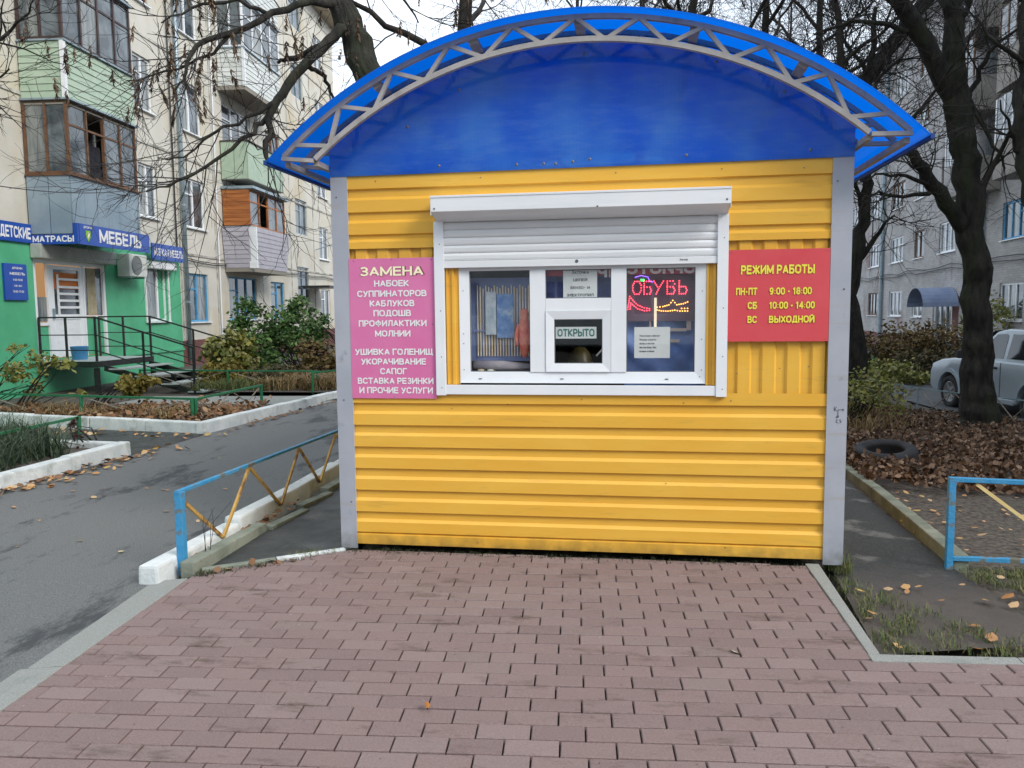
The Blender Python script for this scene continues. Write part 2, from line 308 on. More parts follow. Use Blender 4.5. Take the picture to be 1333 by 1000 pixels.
def gable_mat():
    m = bpy.data.materials.new('dusty_blue_panel'); m.use_nodes = True; n = m.node_tree.nodes; L = m.node_tree.links; p = n['Principled BSDF']
    tc = n.new('ShaderNodeTexCoord'); mp = n.new('ShaderNodeMapping'); mp.inputs['Scale'].default_value = (1.6, 1, .9)
    z = n.new('ShaderNodeTexNoise'); z.inputs['Scale'].default_value = 1.6; z.inputs['Detail'].default_value = 7
    r = n.new('ShaderNodeValToRGB'); r.color_ramp.elements[0].position = .34; r.color_ramp.elements[1].position = .8
    r.color_ramp.elements[0].color = (.004, .11, .60, 1); r.color_ramp.elements[1].color = (.06, .25, .66, 1)
    L.new(tc.outputs['Object'], mp.inputs[0]); L.new(mp.outputs[0], z.inputs[0]); L.new(z.outputs[0], r.inputs[0]); L.new(r.outputs[0], p.inputs[0])
    q = n.new('ShaderNodeMapRange'); q.inputs[3].default_value = .03; q.inputs[4].default_value = .16; L.new(z.outputs[0], q.inputs[0]); L.new(q.outputs[0], p.inputs['Roughness'])
    w = n.new('ShaderNodeTexWave'); w.wave_type = 'BANDS'; w.bands_direction = 'X'; w.inputs['Scale'].default_value = 14; w.inputs['Distortion'].default_value = .4; L.new(tc.outputs['Object'], w.inputs[0])
    bp = n.new('ShaderNodeBump'); bp.inputs['Strength'].default_value = .06; bp.inputs['Distance'].default_value = .004; L.new(w.outputs[1], bp.inputs['Height']); L.new(bp.outputs[0], p.inputs['Normal'])
    mp2 = n.new('ShaderNodeMapping'); mp2.inputs['Scale'].default_value = (1.2, 1, 6); L.new(tc.outputs['Object'], mp2.inputs[0])
    z3 = n.new('ShaderNodeTexNoise'); z3.inputs['Scale'].default_value = 3; z3.inputs['Detail'].default_value = 12; z3.inputs['Roughness'].default_value = .75; L.new(mp2.outputs[0], z3.inputs['Vector'])
    r3 = n.new('ShaderNodeValToRGB'); r3.color_ramp.elements[0].position = .47; r3.color_ramp.elements[1].position = .66; r3.color_ramp.elements[1].color = (.32, .32, .32, 1); L.new(z3.outputs[0], r3.inputs[0])
    x3 = n.new('ShaderNodeMixRGB'); L.new(r3.outputs[0], x3.inputs[0]); L.new(r.outputs[0], x3.inputs[1]); x3.inputs[2].default_value = (.16, .34, .62, 1); L.new(x3.outputs[0], p.inputs[0])
    p.inputs['Specular IOR Level'].default_value = .9
    tr = n.new('ShaderNodeBsdfTransparent'); tr.inputs[0].default_value = (.35, .75, 1, 1); tl = n.new('ShaderNodeBsdfTranslucent'); tl.inputs[0].default_value = (.01, .32, 1, 1)
    m1 = n.new('ShaderNodeMixShader'); m1.inputs[0].default_value = .5; L.new(tr.outputs[0], m1.inputs[1]); L.new(tl.outputs[0], m1.inputs[2])
    mr = n.new('ShaderNodeMapRange'); mr.inputs[1].default_value = .35; mr.inputs[2].default_value = .7; mr.inputs[3].default_value = .50; mr.inputs[4].default_value = .26; L.new(z.outputs[0], mr.inputs[0])
    m2 = n.new('ShaderNodeMixShader'); L.new(mr.outputs[0], m2.inputs[0]); L.new(p.outputs[0], m2.inputs[1]); L.new(m1.outputs[0], m2.inputs[2]); L.new(m2.outputs[0], n['Material Output'].inputs[0])
    return m
M_gable = gable_mat()
M_pink = mat('pink_sign_face', srgb('#d873a6'), srgb('#dc7dac'), 3, .4, 0, dirt=srgb('#d573a4'), dscale=2)
M_red = mat('red_sign_face', srgb('#d64c54'), srgb('#da565c'), 3, .4, 0)
M_ltw = mat('white_lettering', (.85, .85, .85), rough=.5)
M_ltc = mat('cream_lettering', srgb('#fff3cf'), rough=.5)
M_lty = mat('yellow_lettering', srgb('#f6e552'), rough=.5)
M_ltdk = mat('lettering_outline', srgb('#7a3a48'), rough=.6)
M_glass = glass('window_glass', (.99, .995, 1), .065)
M_black = mat('black_metal', (.012, .013, .014), (.03, .03, .03), 12, .45, .1)
M_dark = mat('dark_interior', (.014, .012, .01), (.03, .024, .018), 4, .8)
M_screw = mat('steel_screw', (.16, .16, .17), rough=.5, metal=.5)
M_barkd = mat('dark_bark', (.010, .009, .008), (.042, .038, .030), 9, .95, 4, 22, stretch=(1, 1, .3), dirt=(.026, .034, .014), dscale=2.4, dlo=.5, dhi=.7)
M_bark = mat('brown_bark', (.014, .012, .010), (.045, .038, .03), 8, .95, 4, 22, stretch=(1, 1, .3))
M_twig = mat('twig_bark', (.014, .012, .011), (.034, .028, .025), 3, .9)
M_seed = mat('dry_seed_keys', (.10, .06, .03), rough=.9, rnd=('object', [(.07, .04, .025), (.14, .085, .045), (.04, .025, .018), (.18, .12, .07)]))
LEAFC = [srgb('#42301f'), srgb('#5f4633'), srgb('#7a5d47'), srgb('#9c8068'), srgb('#33261c'), srgb('#6a4d38')]
M_leaf = mat('fallen_brown_leaves', LEAFC[1], rough=.75, rnd=('island', LEAFC))
M_leafo = mat('fallen_orange_leaves', LEAFC[1], rough=.75, rnd=('island', [srgb('#7a5236'), srgb('#8f6a48'), srgb('#624530'), srgb('#a58664'), srgb('#4f3a2c')]))
M_straw = mat('dry_straw', (.3, .22, .12), rough=.85, rnd=('island', [srgb('#8a744c'), srgb('#a8926a'), srgb('#6b5a3c'), srgb('#7d5a3a')]))
M_leafy = mat('scattered_yellow_leaves', LEAFC[1], rough=.7, rnd=('island', [srgb('#b99a52'), srgb('#c99f6a'), srgb('#a5703f'), srgb('#c7b28f'), srgb('#b9844c')]))
M_grass = mat('grass_blades', (.05, .09, .02), rough=.8, rnd=('island', [(.05, .10, .02), (.10, .15, .03), (.22, .20, .08), (.04, .07, .02), (.16, .15, .06)]))
M_grassd = mat('long_dark_grass', (.04, .07, .03), rough=.8, rnd=('island', [(.025, .055, .03), (.05, .09, .05), (.09, .12, .07), (.03, .06, .035)]))
def foliage(name, cols): return mat(name, cols[0], rough=.7, rnd=('island', cols))
M_fgreen = foliage('green_foliage', [(.03, .09, .02), (.06, .15, .03), (.11, .21, .045), (.02, .06, .018), (.22, .29, .09)])
M_fyel = foliage('yellow_green_foliage', [(.17, .2, .035), (.3, .28, .06), (.09, .13, .02), (.36, .34, .14), (.12, .10, .02)])
M_fbrown = foliage('russet_foliage', [(.11, .06, .025), (.20, .13, .04), (.06, .038, .02), (.26, .18, .05), (.05, .05, .02)])
M_fdim = foliage('dull_autumn_foliage', [(.03, .03, .012), (.07, .06, .02), (.12, .085, .03), (.03, .045, .018)])
M_fgold = foliage('golden_foliage', [(.20, .15, .02), (.14, .11, .015), (.26, .2, .035), (.10, .10, .015)])
M_panel = mat('pale_panel_render', srgb('#cbc8bd'), srgb('#d6d3c9'), 1.1, .9, .35, 50, dirt=srgb('#c8bda6'), dscale=.5, dlo=.5, dhi=.7)
M_seam = mat('panel_joint_mortar', srgb('#cfccc3'), srgb('#8c8a83'), 3, .9, .3)
M_green = mat('green_painted_render', srgb('#4fae80'), srgb('#5bb88c'), 1.5, .62, .25, 60, dirt=srgb('#489f76'), dscale=.8)
M_plinth = mat('brown_red_plinth', srgb('#6a4440'), srgb('#7b5450'), 3, .9, .3)
M_glassd = mat('dark_window_pane', (.035, .05, .06), (.14, .17, .19), 1.6, .06, 0, spec=.9, lo=.45, hi=.6)
M_glassc = mat('curtained_pane', (.09, .11, .12), (.24, .26, .25), 6, .1, 0, spec=.9, stretch=(1, 1, .15), lo=.4, hi=.6)
M_bluefr = mat('blue_window_paint', srgb('#3f8fc0'), srgb('#5aa5d0'), 5, .6, .2)
M_brfr = mat('brown_window_paint', srgb('#5c3f2c'), srgb('#76543a'), 5, .6, .2)
M_dkfr = mat('dark_brown_frame', srgb('#3a2b2a'), srgb('#4a3633'), 5, .5)
M_grnsid = mat('green_vinyl_siding', srgb('#a3b8a2'), srgb('#afc1ac'), 4, .5, .05)
M_wsid = mat('white_vinyl_siding', srgb('#c8ccc8'), srgb('#dadedb'), 4, .5, .05)
M_lilac = mat('lilac_vinyl_siding', srgb('#b0adb8'), srgb('#bcb9c3'), 4, .5, .05)
M_blgal = mat('blue_grey_sheet', srgb('#7f919f'), srgb('#92a3ae'), 1.5, .45, .1, 10, metal=.1)
M_wood = mat('varnished_boards', srgb('#94562a'), srgb('#b9743c'), 5, .6, .2, 30, stretch=(.2, .2, 2))
M_galv = mat('galvanised_pipe', srgb('#8799a3'), srgb('#9fb0b8'), 5, .4, .1, metal=.3)
M_sgnb = mat('blue_shop_sign', srgb('#1a4aa5'), srgb('#2152b0'), 2, .35)
M_acw = mat('ac_white', srgb('#cbcfc9'), srgb('#dbdeda'), 4, .5)
M_orange = mat('orange_interior', srgb('#c86f31'), srgb('#d98443'), 3, .8)
M_int = emit('lit_shop_interior', (1.0, .55, .25), .35)
M_bfence = mat('blue_rail_paint', srgb('#3389b8'), srgb('#4796c4'), 9, .5, .5, 50, dirt=srgb('#6c6a5c'), dscale=9, dlo=.54, dhi=.62)
M_yrail = mat('yellow_rail_paint', srgb('#b58d45'), srgb('#c9a35b'), 10, .6, .4, 50, dirt=srgb('#7d5a35'), dscale=8, dlo=.5, dhi=.62)
M_yrail2 = mat('pale_yellow_rail_paint', srgb('#d8bd7d'), srgb('#e0c88c'), 8, .6, .2)
M_gfence = mat('dark_green_fence_paint', srgb('#1d6a46'), srgb('#28784f'), 8, .55, .2)
M_pfence = mat('pale_rusty_fence_paint', srgb('#9c968a'), srgb('#8a7c68'), 8, .7, .3)
M_lfence = mat('pale_blue_fence_paint', srgb('#6f8e96'), srgb('#86a2a8'), 8, .7, .3)
M_car = mat('silver_car_paint', srgb('#a9b7c4'), srgb('#b2bfca'), 2, .28, 0, coat=.6, metal=.15)
M_rubber = mat('tyre_rubber', (.016, .017, .019), (.035, .036, .04), 10, .8, .3)
M_alloy = mat('alloy_rim', (.45, .46, .48), rough=.35, metal=.7)
M_rbr = mat('grey_painted_brick', srgb('#a9a8a8'), srgb('#bcbbba'), .8, .9, .5, 30, dirt=srgb('#978482'), dscale=.45, dlo=.58, dhi=.68)
M_felt = mat('dark_roofing', (.05, .05, .05), rough=.9)
M_lampr = emit('red_led', (1.0, .06, .10), 4.0)
M_lampa = emit('amber_led', (1.0, .45, .08), 3.5)
M_lampb = emit('blue_led', (.25, .12, 1.0), 5)
M_lampg = emit('green_led', (.1, 1.0, .2), 5)
M_paper = mat('paper_sheet', srgb('#d8dcd8'), srgb('#e4e7e2'), 3, .8)
M_ink = mat('dark_ink', (.04, .05, .06), rough=.8)
M_teal = mat('teal_ink', srgb('#0c6b62'), rough=.7)

# brick courses as fine relief on the far building
def brickify(m, sx=4.0, sy=6.0):
    n = m.node_tree.nodes; L = m.node_tree.links; p = n['Principled BSDF']
    tc = n.new('ShaderNodeTexCoord'); mp = n.new('ShaderNodeMapping'); mp.inputs['Rotation'].default_value = (R(90), 0, R(90)); L.new(tc.outputs['Object'], mp.inputs[0])
    b = n.new('ShaderNodeTexBrick'); b.inputs['Scale'].default_value = 1; b.inputs['Brick Width'].default_value = .26; b.inputs['Row Height'].default_value = .077; b.inputs['Mortar Size'].default_value = .008
    b.inputs[1].default_value = (1, 1, 1, 1); b.inputs[2].default_value = (.75, .74, .74, 1); b.inputs[3].default_value = (.6, .6, .6, 1)
    sp = n.new('ShaderNodeSeparateXYZ'); cb = n.new('ShaderNodeCombineXYZ'); L.new(tc.outputs['Object'], sp.inputs[0]); L.new(sp.outputs[1], cb.inputs[0]); L.new(sp.outputs[2], cb.inputs[1]); L.new(cb.outputs[0], b.inputs[0])
    x = n.new('ShaderNodeMixRGB'); x.blend_type = 'MULTIPLY'; x.inputs[0].default_value = .8
    src = p.inputs[0].links[0].from_socket; L.new(src, x.inputs[1]); L.new(b.outputs[0], x.inputs[2]); L.new(x.outputs[0], p.inputs[0])
brickify(M_rbr)
# ------------------------------------------------------------------ ground and pavement
def terrain():
    xs = sorted(set([-160, -110, -70, -45, -30, -22]+[round(-16+.5*i, 2) for i in range(73)]+[24, 30, 45, 70, 110, 160]))
    ys = sorted(set([-60, -35, -20, -12]+[round(-8+.5*i, 2) for i in range(69)]+[30, 35, 42, 55, 75, 110, 170, 260]))
    m = MB(); rr = random.Random(3)
    vs = []
    for y in ys:
        for x in xs:
            z = H(x, y)
            if x > 2.2 and 5.2 < y < 17 and x < 9: z += rr.uniform(-.02, .03)
            if -2.9 < x < 3 and y < 4.8: z = RZ(y)-.12
            elif x <= -2.9 and y < 4.2: z = RZ(y)-.01
            vs.append((x, y, z-.02))
    nx = len(xs)
    m.add(vs, [(j*nx+i, j*nx+i+1, (j+1)*nx+i+1, (j+1)*nx+i) for j in range(len(ys)-1) for i in range(nx-1)])
    return m.build('ground', M_soil, kind='structure', recalc=False, smooth=True)
terrain()
def strip(name, m, pts_l, pts_r, dz, sub=14, hf=None):
    "a sheet between two polylines with the same number of points, laid on the ground"
    b = MB(); vs = []; cols = 6
    L2 = []; R2 = []
    for i in range(len(pts_l)-1):
        for k in range(sub):
            t = k/sub; L2.append([lerp(a, c, t) for a, c in zip(pts_l[i], pts_l[i+1])]); R2.append([lerp(a, c, t) for a, c in zip(pts_r[i], pts_r[i+1])])
    L2.append(pts_l[-1]); R2.append(pts_r[-1])
    for l, r in zip(L2, R2):
        for j in range(cols+1):
            x = lerp(l[0], r[0], j/cols); y = lerp(l[1], r[1], j/cols); vs.append((x, y, (hf or H)(x, y)+dz))
    n = cols+1
    b.add(vs, [(i*n+j, i*n+j+1, (i+1)*n+j+1, (i+1)*n+j) for i in range(len(L2)-1) for j in range(cols)])
    return b.build(name, m, kind='structure', smooth=True, recalc=False)
strip('road', M_asph, [(-5.5, -8), (-5.47, 3), (-5.46, 6), (-5.41, 9.33), (-5.13, 13.1), (-4.9, 20), (-4.6, 45)], [(-2.60, -8), (-2.62, 3), (-2.70, 4.1), (-2.70, 8), (-2.7, 13), (-2.7, 20), (-2.7, 45)], .012, hf=lambda x, y: RZ(y))
strip('footpath', M_asph2, [(-12.5, 8.35), (-5.36, 7.93)], [(-12.5, 10.3), (-5.36, 9.38)], .016, hf=lambda x, y: -.05)
strip('road.001', M_asph3, [(6.75, 12), (6.2, 16), (5.9, 20), (5.0, 30), (5.0, 60)], [(12.1, 12), (12.1, 16), (12.1, 20), (11.0, 30), (11.0, 60)], .012)
strip('footpath.001', M_asph2b, [(1.10, 3.66), (1.17, 4.72), (1.22, 6.2), (1.25, 8.4), (1.3, 9.5)], [(1.98, 3.9), (1.90, 4.95), (1.90, 6), (1.97, 8.4), (2.03, 9.5)], -.010)
strip('footpath.002', M_asph2, [(-2.56, 4.28), (-2.56, 5), (-2.6, 8), (-2.6, 9)], [(-1.80, 4.72), (-1.80, 5.2), (-1.80, 8), (-1.80, 9)], .02, hf=lambda x, y: -.05)
strip('footpath.003', M_conc, [(-8.6, 11.7), (-5.25, 11.95)], [(-8.6, 13.3), (-5.0, 13.55)], .05, hf=lambda x, y: -.05)

SL = .026
def PZ(y): return -SL*(4.75-min(y, 4.75))
def xl(y): return -2.52+(4.14-y)*.04
def clip(poly, n, d):           # keep n.p <= d
    out = []
    for i in range(len(poly)):
        a, b = poly[i], poly[(i+1) % len(poly)]
        da, db = a[0]*n[0]+a[1]*n[1]-d, b[0]*n[0]+b[1]*n[1]-d
        if da <= 0: out.append(a)
        if (da < 0 < db) or (db < 0 < da):
            t = da/(da-db); out.append((a[0]+(b[0]-a[0])*t, a[1]+(b[1]-a[1])*t))
    return out
def area(p): return abs(sum(p[i][0]*p[(i+1) % len(p)][1]-p[(i+1) % len(p)][0]*p[i][1] for i in range(len(p))))/2
bed = MB(); bed.add([(-2.66, -2, PZ(-2)-.020), (5, -2, PZ(-2)-.020), (5, 3.56, PZ(3.56)-.020), (1.03, 3.56, PZ(3.56)-.020), (1.04, 4.79, -.020), (-1.8, 4.79, -.020), (-2.5, 4.22, PZ(4.2)-.020), (-2.56, 4.2, PZ(4.2)-.020), (-2.6, 3, PZ(3)-.020)], [tuple(range(9))])
PAVE = bed.build('pavement', M_mortar, kind='structure')
def pavers():
    th = R(4.3); ct, st = math.cos(th), math.sin(th); PX, PY = .2015, .0995
    ox, oy = -.359, 2.640
    full = []
    diag_n = (-(4.714-4.234), (-1.787+2.493)); dl = math.hypot(*diag_n); diag_n = (diag_n[0]/dl, diag_n[1]/dl); diag_d = diag_n[0]*-2.493+diag_n[1]*4.234
    rr = random.Random(11)
    for j in range(-17, 26):
        wob = rr.uniform(-.012, .012)
        for i in range(-16, 22):
            u0 = i*PX+(PX/2 if j % 2 == 0 else 0)+wob; v0 = j*PY
            gx, gy = .0065, .0078
            cs = [(u0+gx/2, v0+gy/2), (u0+PX-gx/2, v0+gy/2), (u0+PX-gx/2, v0+PY-gy/2), (u0+gx/2, v0+PY-gy/2)]
            P = [(ox+a*ct-b*st, oy+a*st+b*ct) for a, b in cs]
            cx = sum(p[0] for p in P)/4; cy = sum(p[1] for p in P)/4
            if cy < 1.0 or cx > 3.1: continue
            A0 = area(P)
            Q = clip(P, (-1, -.04), 2.52-.04*4.14); Q = clip(Q, diag_n, diag_d-.01); Q = clip(Q, (0, 1), 4.735)
            if cy > 3.57 and Q: Q = clip(Q, (1, .03), 1.0+.03*4.75)
            elif cx > 1.0 and Q: Q = clip(Q, (-.075, 1), 3.585-.075*1.03)
            if len(Q) < 3 or area(Q) < .0012: continue
            full.append((cx, cy, Q, area(Q) > A0*.999))
    def size(c):
        x, y = c[0], c[1]; d = Vector((x, y, PZ(y)-CAMH)); dep = d.dot(_f); px = 666.5+FPX*d.dot(_r)/dep; py = 500-FPX*d.dot(_u)/dep
        vis = -20 < px < 1353 and py < 1006
        return (0 if vis else 1, dep)
    full.sort(key=size)
    shared = {}
    def shape(Q, cx, cy):
        q = [(x-cx, y-cy) for x, y in Q]; n = len(q); m = MB()
        def ins(k): return [(x*(1-k/max(.03, abs(x)+.001)) if abs(x) > .03 else x, y*(1-k/max(.02, abs(y)+.001)) if abs(y) > .02 else y) for x, y in q]
        r0 = [(x, y, -.035) for x, y in q]; r1 = [(x, y, -.0035) for x, y in q]; r2 = [(x, y, 0) for x, y in ins(.0035)]
        m.add(r0+r1+r2, [(i, (i+1) % n, n+(i+1) % n, n+i) for i in range(n)]+[(n+i, n+(i+1) % n, 2*n+(i+1) % n, 2*n+i) for i in range(n)]+[tuple(2*n+i for i in range(n))])
        return m
    rest = MB(); proto = None
    for k, (cx, cy, Q, whole) in enumerate(full):
        dz = rr.uniform(-.0022, .0015); tx, ty = rr.uniform(-.010, .010)+SL, rr.uniform(-.006, .006); rz = rr.uniform(-.006, .006)
        if k < 300:
            if whole and proto is not None: me = proto
            else:
                me = bpy.data.meshes.new('brick'); s = shape(Q, cx, cy); me.from_pydata(s.v, [], s.f); me.materials.append(M_brick)
                if whole: proto = me
            o = bpy.data.objects.new('brick', me); COL.objects.link(o); o.parent = PAVE
            o.location = (cx, cy, PZ(cy)+dz); o.rotation_euler = (tx, ty, rz)
        else:
            s = shape(Q, cx, cy); rest.add([(x+cx, y+cy, z+PZ(cy)+dz+y*tx-x*ty) for x, y, z in s.v], s.f)
    rest.build('brick_rows', M_brickj, PAVE, kind='stuff')
pavers()
# border slab on the left, sloping to the road, and flush kerbs on the right
def slab_run(name, parts, m, parent, z0=-.14, bev=.006):
    for a in parts:
        MB().hexa([(p[0], p[1], z0) for p in a]+[tuple(p) for p in a]).build(name, m, parent, bev=bev)
K1 = tag(MB().box(-2.70, -4, -.16, -2.58, 4.0, -.12).build('kerb', M_conc), kind='structure')
ys = [-1, 0, 1.0, 2.0, 3.05, 4.13]
slab_run('kerb_stone', [[(xl(y0)-.20, y0+.004, RZ(y0)+.010), (xl(y0)-.002, y0+.004, PZ(y0)+.004), (xl(y1)-.002, y1-.004, PZ(y1)+.004), (xl(y1)-.215, y1-.004, RZ(y1)+.012)] for y0, y1 in zip(ys[:-1], ys[1:])], M_conc, K1, z0=-.35)
K2 = tag(MB().box(1.04, 3.6, -.16, 1.07, 4.72, -.1).build('kerb', M_conc), kind='structure')
slab_run('kerb_stone', [[(1.034, 3.59, PZ(3.59)+.006), (1.084, 3.595, PZ(3.59)+.006), (1.079, 4.2, PZ(4.2)+.008), (1.02, 4.2, PZ(4.2)+.008)], [(1.02, 4.204, PZ(4.2)+.008), (1.079, 4.204, PZ(4.2)+.008), (1.082, 4.76, .004), (1.005, 4.76, .004)],
    [(1.034, 3.52, PZ(3.55)+.005), (1.66, 3.567, PZ(3.6)+.002), (1.66, 3.637, PZ(3.6)+.002), (1.03, 3.586, PZ(3.59)+.005)], [(1.664, 3.567, PZ(3.6)+.002), (3.1, 3.675, PZ(3.65)+.0), (3.1, 3.745, PZ(3.65)+.0), (1.664, 3.637, PZ(3.6)+.002)]], M_conc, K2, bev=.004)
K3 = tag(MB().box(-2.45, 4.30, -.12, -1.9, 4.31, -.06).build('kerb', M_kerbw), kind='structure')
dv = Vector((.706, .48, 0)).normalized(); dn = Vector((-dv.y, dv.x, 0))
a0 = Vector((-2.50, 4.235, 0)); L0 = .86
for i in range(2):
    p, q = a0+dv*(L0*i/2+.003), a0+dv*(L0*(i+1)/2-.003); z = PZ(4.4)+.012
    MB().hexa([(*(w.xy), -.14) for w in (p, q, q+dn*.045, p+dn*.045)]+[(*(w.xy), z+.002*i) for w in (p, q, q+dn*.045, p+dn*.045)]).build('kerb_stone', M_concd if i == 0 else M_kerbw, K3, bev=.006)
# whitewashed kerb along the road, with the broken grey edging beside it
K4 = tag(MB().box(-2.75, 4.1, -.16, -2.65, 9.5, -.12).build('kerb', M_conc), kind='structure')
yy = [4.06, 5.05, 6.05, 7.05, 8.05, 9.05]; rr = random.Random(2)
for a, b in zip(yy[:-1], yy[1:]):
    tp = .066 if a < 5 else .092
    x = -2.66-.006*(a-4); dz = rr.uniform(-.008, .008)
    MB().hexa([(x-.14, a+.005, -.14), (x, a+.005, -.14), (x, b-.005, -.14), (x-.14, b-.005, -.14), (x-.13, a+.005, tp-.004+dz), (x-.01, a+.005, tp+dz), (x-.016, b-.005, tp-dz), (x-.136, b-.005, tp-dz)]).build('kerb_stone', M_kerbw, K4, bev=.018)
for a, b, x0, x1, z0, z1, w in ((4.20, 5.18, -2.57, -2.585, .055, .03, .085), (5.2, 5.75, -2.545, -2.50, .0, -.01, .07), (5.77, 6.3, -2.56, -2.52, .012, -.005, .07), (6.32, 7.3, -2.575, -2.575, .02, .01, .08), (7.32, 8.3, -2.575, -2.575, .01, .015, .08)):
    MB().hexa([(x0-w/2, a, -.15), (x0+w/2, a, -.15), (x1+w/2, b, -.15), (x1-w/2, b, -.15), (x0-w/2, a, z0), (x0+w/2, a, z0-.004), (x1+w/2, b, z1-.004), (x1-w/2, b, z1)]).build('edging_block', M_concd, K4, bev=.008)
# whitewashed kerbs round the beds across the road
def kerb_line(pts, parent, w=.15, h=.11, step=1.0, side=1):
    for p, q in zip(pts[:-1], pts[1:]):
        p, q = Vector((*p, 0)), Vector((*q, 0)); L = (q-p).length; n = max(1, round(L/step)); d = (q-p)/L; nn = Vector((-d.y, d.x, 0))*w*side
        for i in range(n):
            a = p+d*(L*i/n+.004); b = p+d*(L*(i+1)/n-.004); dz = random.uniform(-.008, .008); jx = nn*random.uniform(-.06, .06)
            MB().hexa([(*(v.xy), -.1) for v in (a+jx, b+jx, b+nn+jx, a+nn+jx)]+[(*(v.xy), h+dz) for v in (a+jx+nn*.06, b+jx+nn*.06, b+nn*.94+jx, a+nn*.94+jx)]).build('kerb_stone', M_kerbw, parent, bev=.016)
K5 = tag(MB().box(-5.6, 2, -.2, -5.55, 7, -.15).build('kerb', M_conc), kind='structure')
kerb_line([(-5.50, 1.0), (-5.47, 6.1), (-5.43, 7.93)], K5, side=1)
kerb_line([(-5.58, 7.93), (-9.5, 8.35)], K5, side=1)
K6 = tag(MB().box(-5.6, 9.5, -.2, -5.55, 12, -.15).build('kerb', M_conc), kind='structure')
kerb_line([(-9.4, 10.06), (-7.3, 9.74), (-5.4, 9.36)], K6, side=1)
kerb_line([(-5.38, 9.36), (-5.24, 11.6), (-5.10, 13.1), (-4.98, 13.9)], K6, side=1)
# soil of the beds
for k, pts in enumerate(([(-14, -2), (-5.62, -2), (-5.62, 7.8), (-14, 8.3)], [(-13, 10.6), (-5.54, 9.5), (-5.36, 11.9), (-13, 11.6)], [(-7.7, 13.7), (-5.1, 13.7), (-4.9, 15), (-4.5, 40), (-14.5, 40), (-13, 17), (-7.7, 16.6)])):
    m = MB().poly([(x, y, .045) for x, y in pts]); m.build('planting_bed', M_soil, kind='structure')
# concrete kerb between the right-hand path and the yard
K7 = tag(MB().box(1.93, 5.1, -.3, 1.96, 8, -.2).build('kerb', M_concd), kind='structure')
prev = None
for i in range(5):
    a, b = 4.95+i*.98, 4.95+(i+1)*.98
    xa, xb = 1.89+(a-5)*.045, 1.89+(b-5)*.045; za, zb = H(xa+.3, a)+.075, H(xb+.3, b)+.075
    MB().hexa([(xa, a+.005, -.35), (xa+.09, a+.005, -.35), (xb+.09, b-.005, -.35), (xb, b-.005, -.35), (xa, a+.005, za), (xa+.09, a+.005, za), (xb+.09, b-.005, zb), (xb, b-.005, zb)]).build('kerb_stone', M_concd, K7, bev=.01)

# ------------------------------------------------------------------ leaves, grass
def inpoly(x, y, P):
    c = False; j = len(P)-1
    for i in range(len(P)):
        if (P[i][1] > y) != (P[j][1] > y) and x < (P[j][0]-P[i][0])*(y-P[i][1])/(P[j][1]-P[i][1])+P[i][0]: c = not c
        j = i
    return c
def scatter(P, n, rr, dens=None):
    xs = [p[0] for p in P]; ys = [p[1] for p in P]; out = []
    while len(out) < n:
        x, y = rr.uniform(min(xs), max(xs)), rr.uniform(min(ys), max(ys))
        if inpoly(x, y, P) and (dens is None or rr.random() < dens(x, y)): out.append((x, y))
    return out
def leaves(name, m, pts, zf, size, rr, lift=.03, tilt=.7, parent=None, kind='stuff', label=None):
    b = MB()
    for x, y in pts:
        s = size*rr.uniform(.55, 1.35); a = rr.uniform(0, 6.28); t1, t2 = rr.gauss(0, tilt), rr.gauss(0, tilt); c = rr.uniform(.1, .5)
        Mx = Matrix.Rotation(a, 3, 'Z') @ Matrix.Rotation(t1, 3, 'X') @ Matrix.Rotation(t2, 3, 'Y')
        z = zf(x, y)+abs(rr.gauss(0, lift))+.004+abs(math.sin(t1))*s*.3
        L = [(-.5, 0, c*.25), (-.15, -.36, 0), (.22, -.28, 0), (.55, 0, c*.2), (.2, .3, c*.3), (-.18, .34, c*.3)]
        b.add([Mx @ Vector((p[0]*s, p[1]*s, p[2]*s))+Vector((x, y, z)) for p in L], [(0, 1, 2, 3), (0, 3, 4, 5)])
    o = b.build(name, m, parent, kind=kind, recalc=False)
    if label: o['label'] = label
    return o
def blades(name, m, pts, zf, h, w, rr, lean=.5, per=5, kind='stuff', parent=None):
    b = MB()
    for x, y in pts:
        for _ in range(per):
            px, py = x+rr.gauss(0, .02), y+rr.gauss(0, .02); a = rr.uniform(0, 6.28); hh = h*rr.uniform(.4, 1.2); ln = abs(rr.gauss(0, lean))*hh
            dx, dy = math.cos(a)*ln, math.sin(a)*ln; wx, wy = -math.sin(a)*w/2, math.cos(a)*w/2; z = zf(px, py)
            b.add([(px-wx, py-wy, z), (px+wx, py+wy, z), (px+dx*.4+wx*.7, py+dy*.4+wy*.7, z+hh*.6), (px+dx*.4-wx*.7, py+dy*.4-wy*.7, z+hh*.6), (px+dx, py+dy, z+hh*.85)], [(0, 1, 2, 3), (3, 2, 4)])
    return b.build(name, m, parent, kind=kind, recalc=False)
rr = random.Random(21)
yard = [(2.05, 7.3), (2.9, 7.0), (4.2, 6.9), (6.4, 7.2), (7.2, 12.6), (6.0, 15.5), (5.1, 18.5), (3.4, 19.5), (2.6, 14), (2.15, 9.5)]
def heap(x, y): return H(x, y)+.05*math.exp(-((y-8.2)/1.1)**2)+.03*math.sin(x*3.1+y*2.3)*math.sin(y*2.7-x)
leaves('leaf_litter', M_leaf, scatter(yard, 26000, rr, lambda x, y: 0 if math.hypot(x-2.63, y-8.62) < .33 else (1 if y < 11 else .45)), heap, .056, rr, .035, .95, label='thick layer of fallen brown leaves')
leaves('leaf_litter', M_leaf, scatter([(1.25, 8.6), (2.1, 8.2), (2.4, 16), (1.2, 16)], 900, rr), heap, .085, rr, .03, .7)
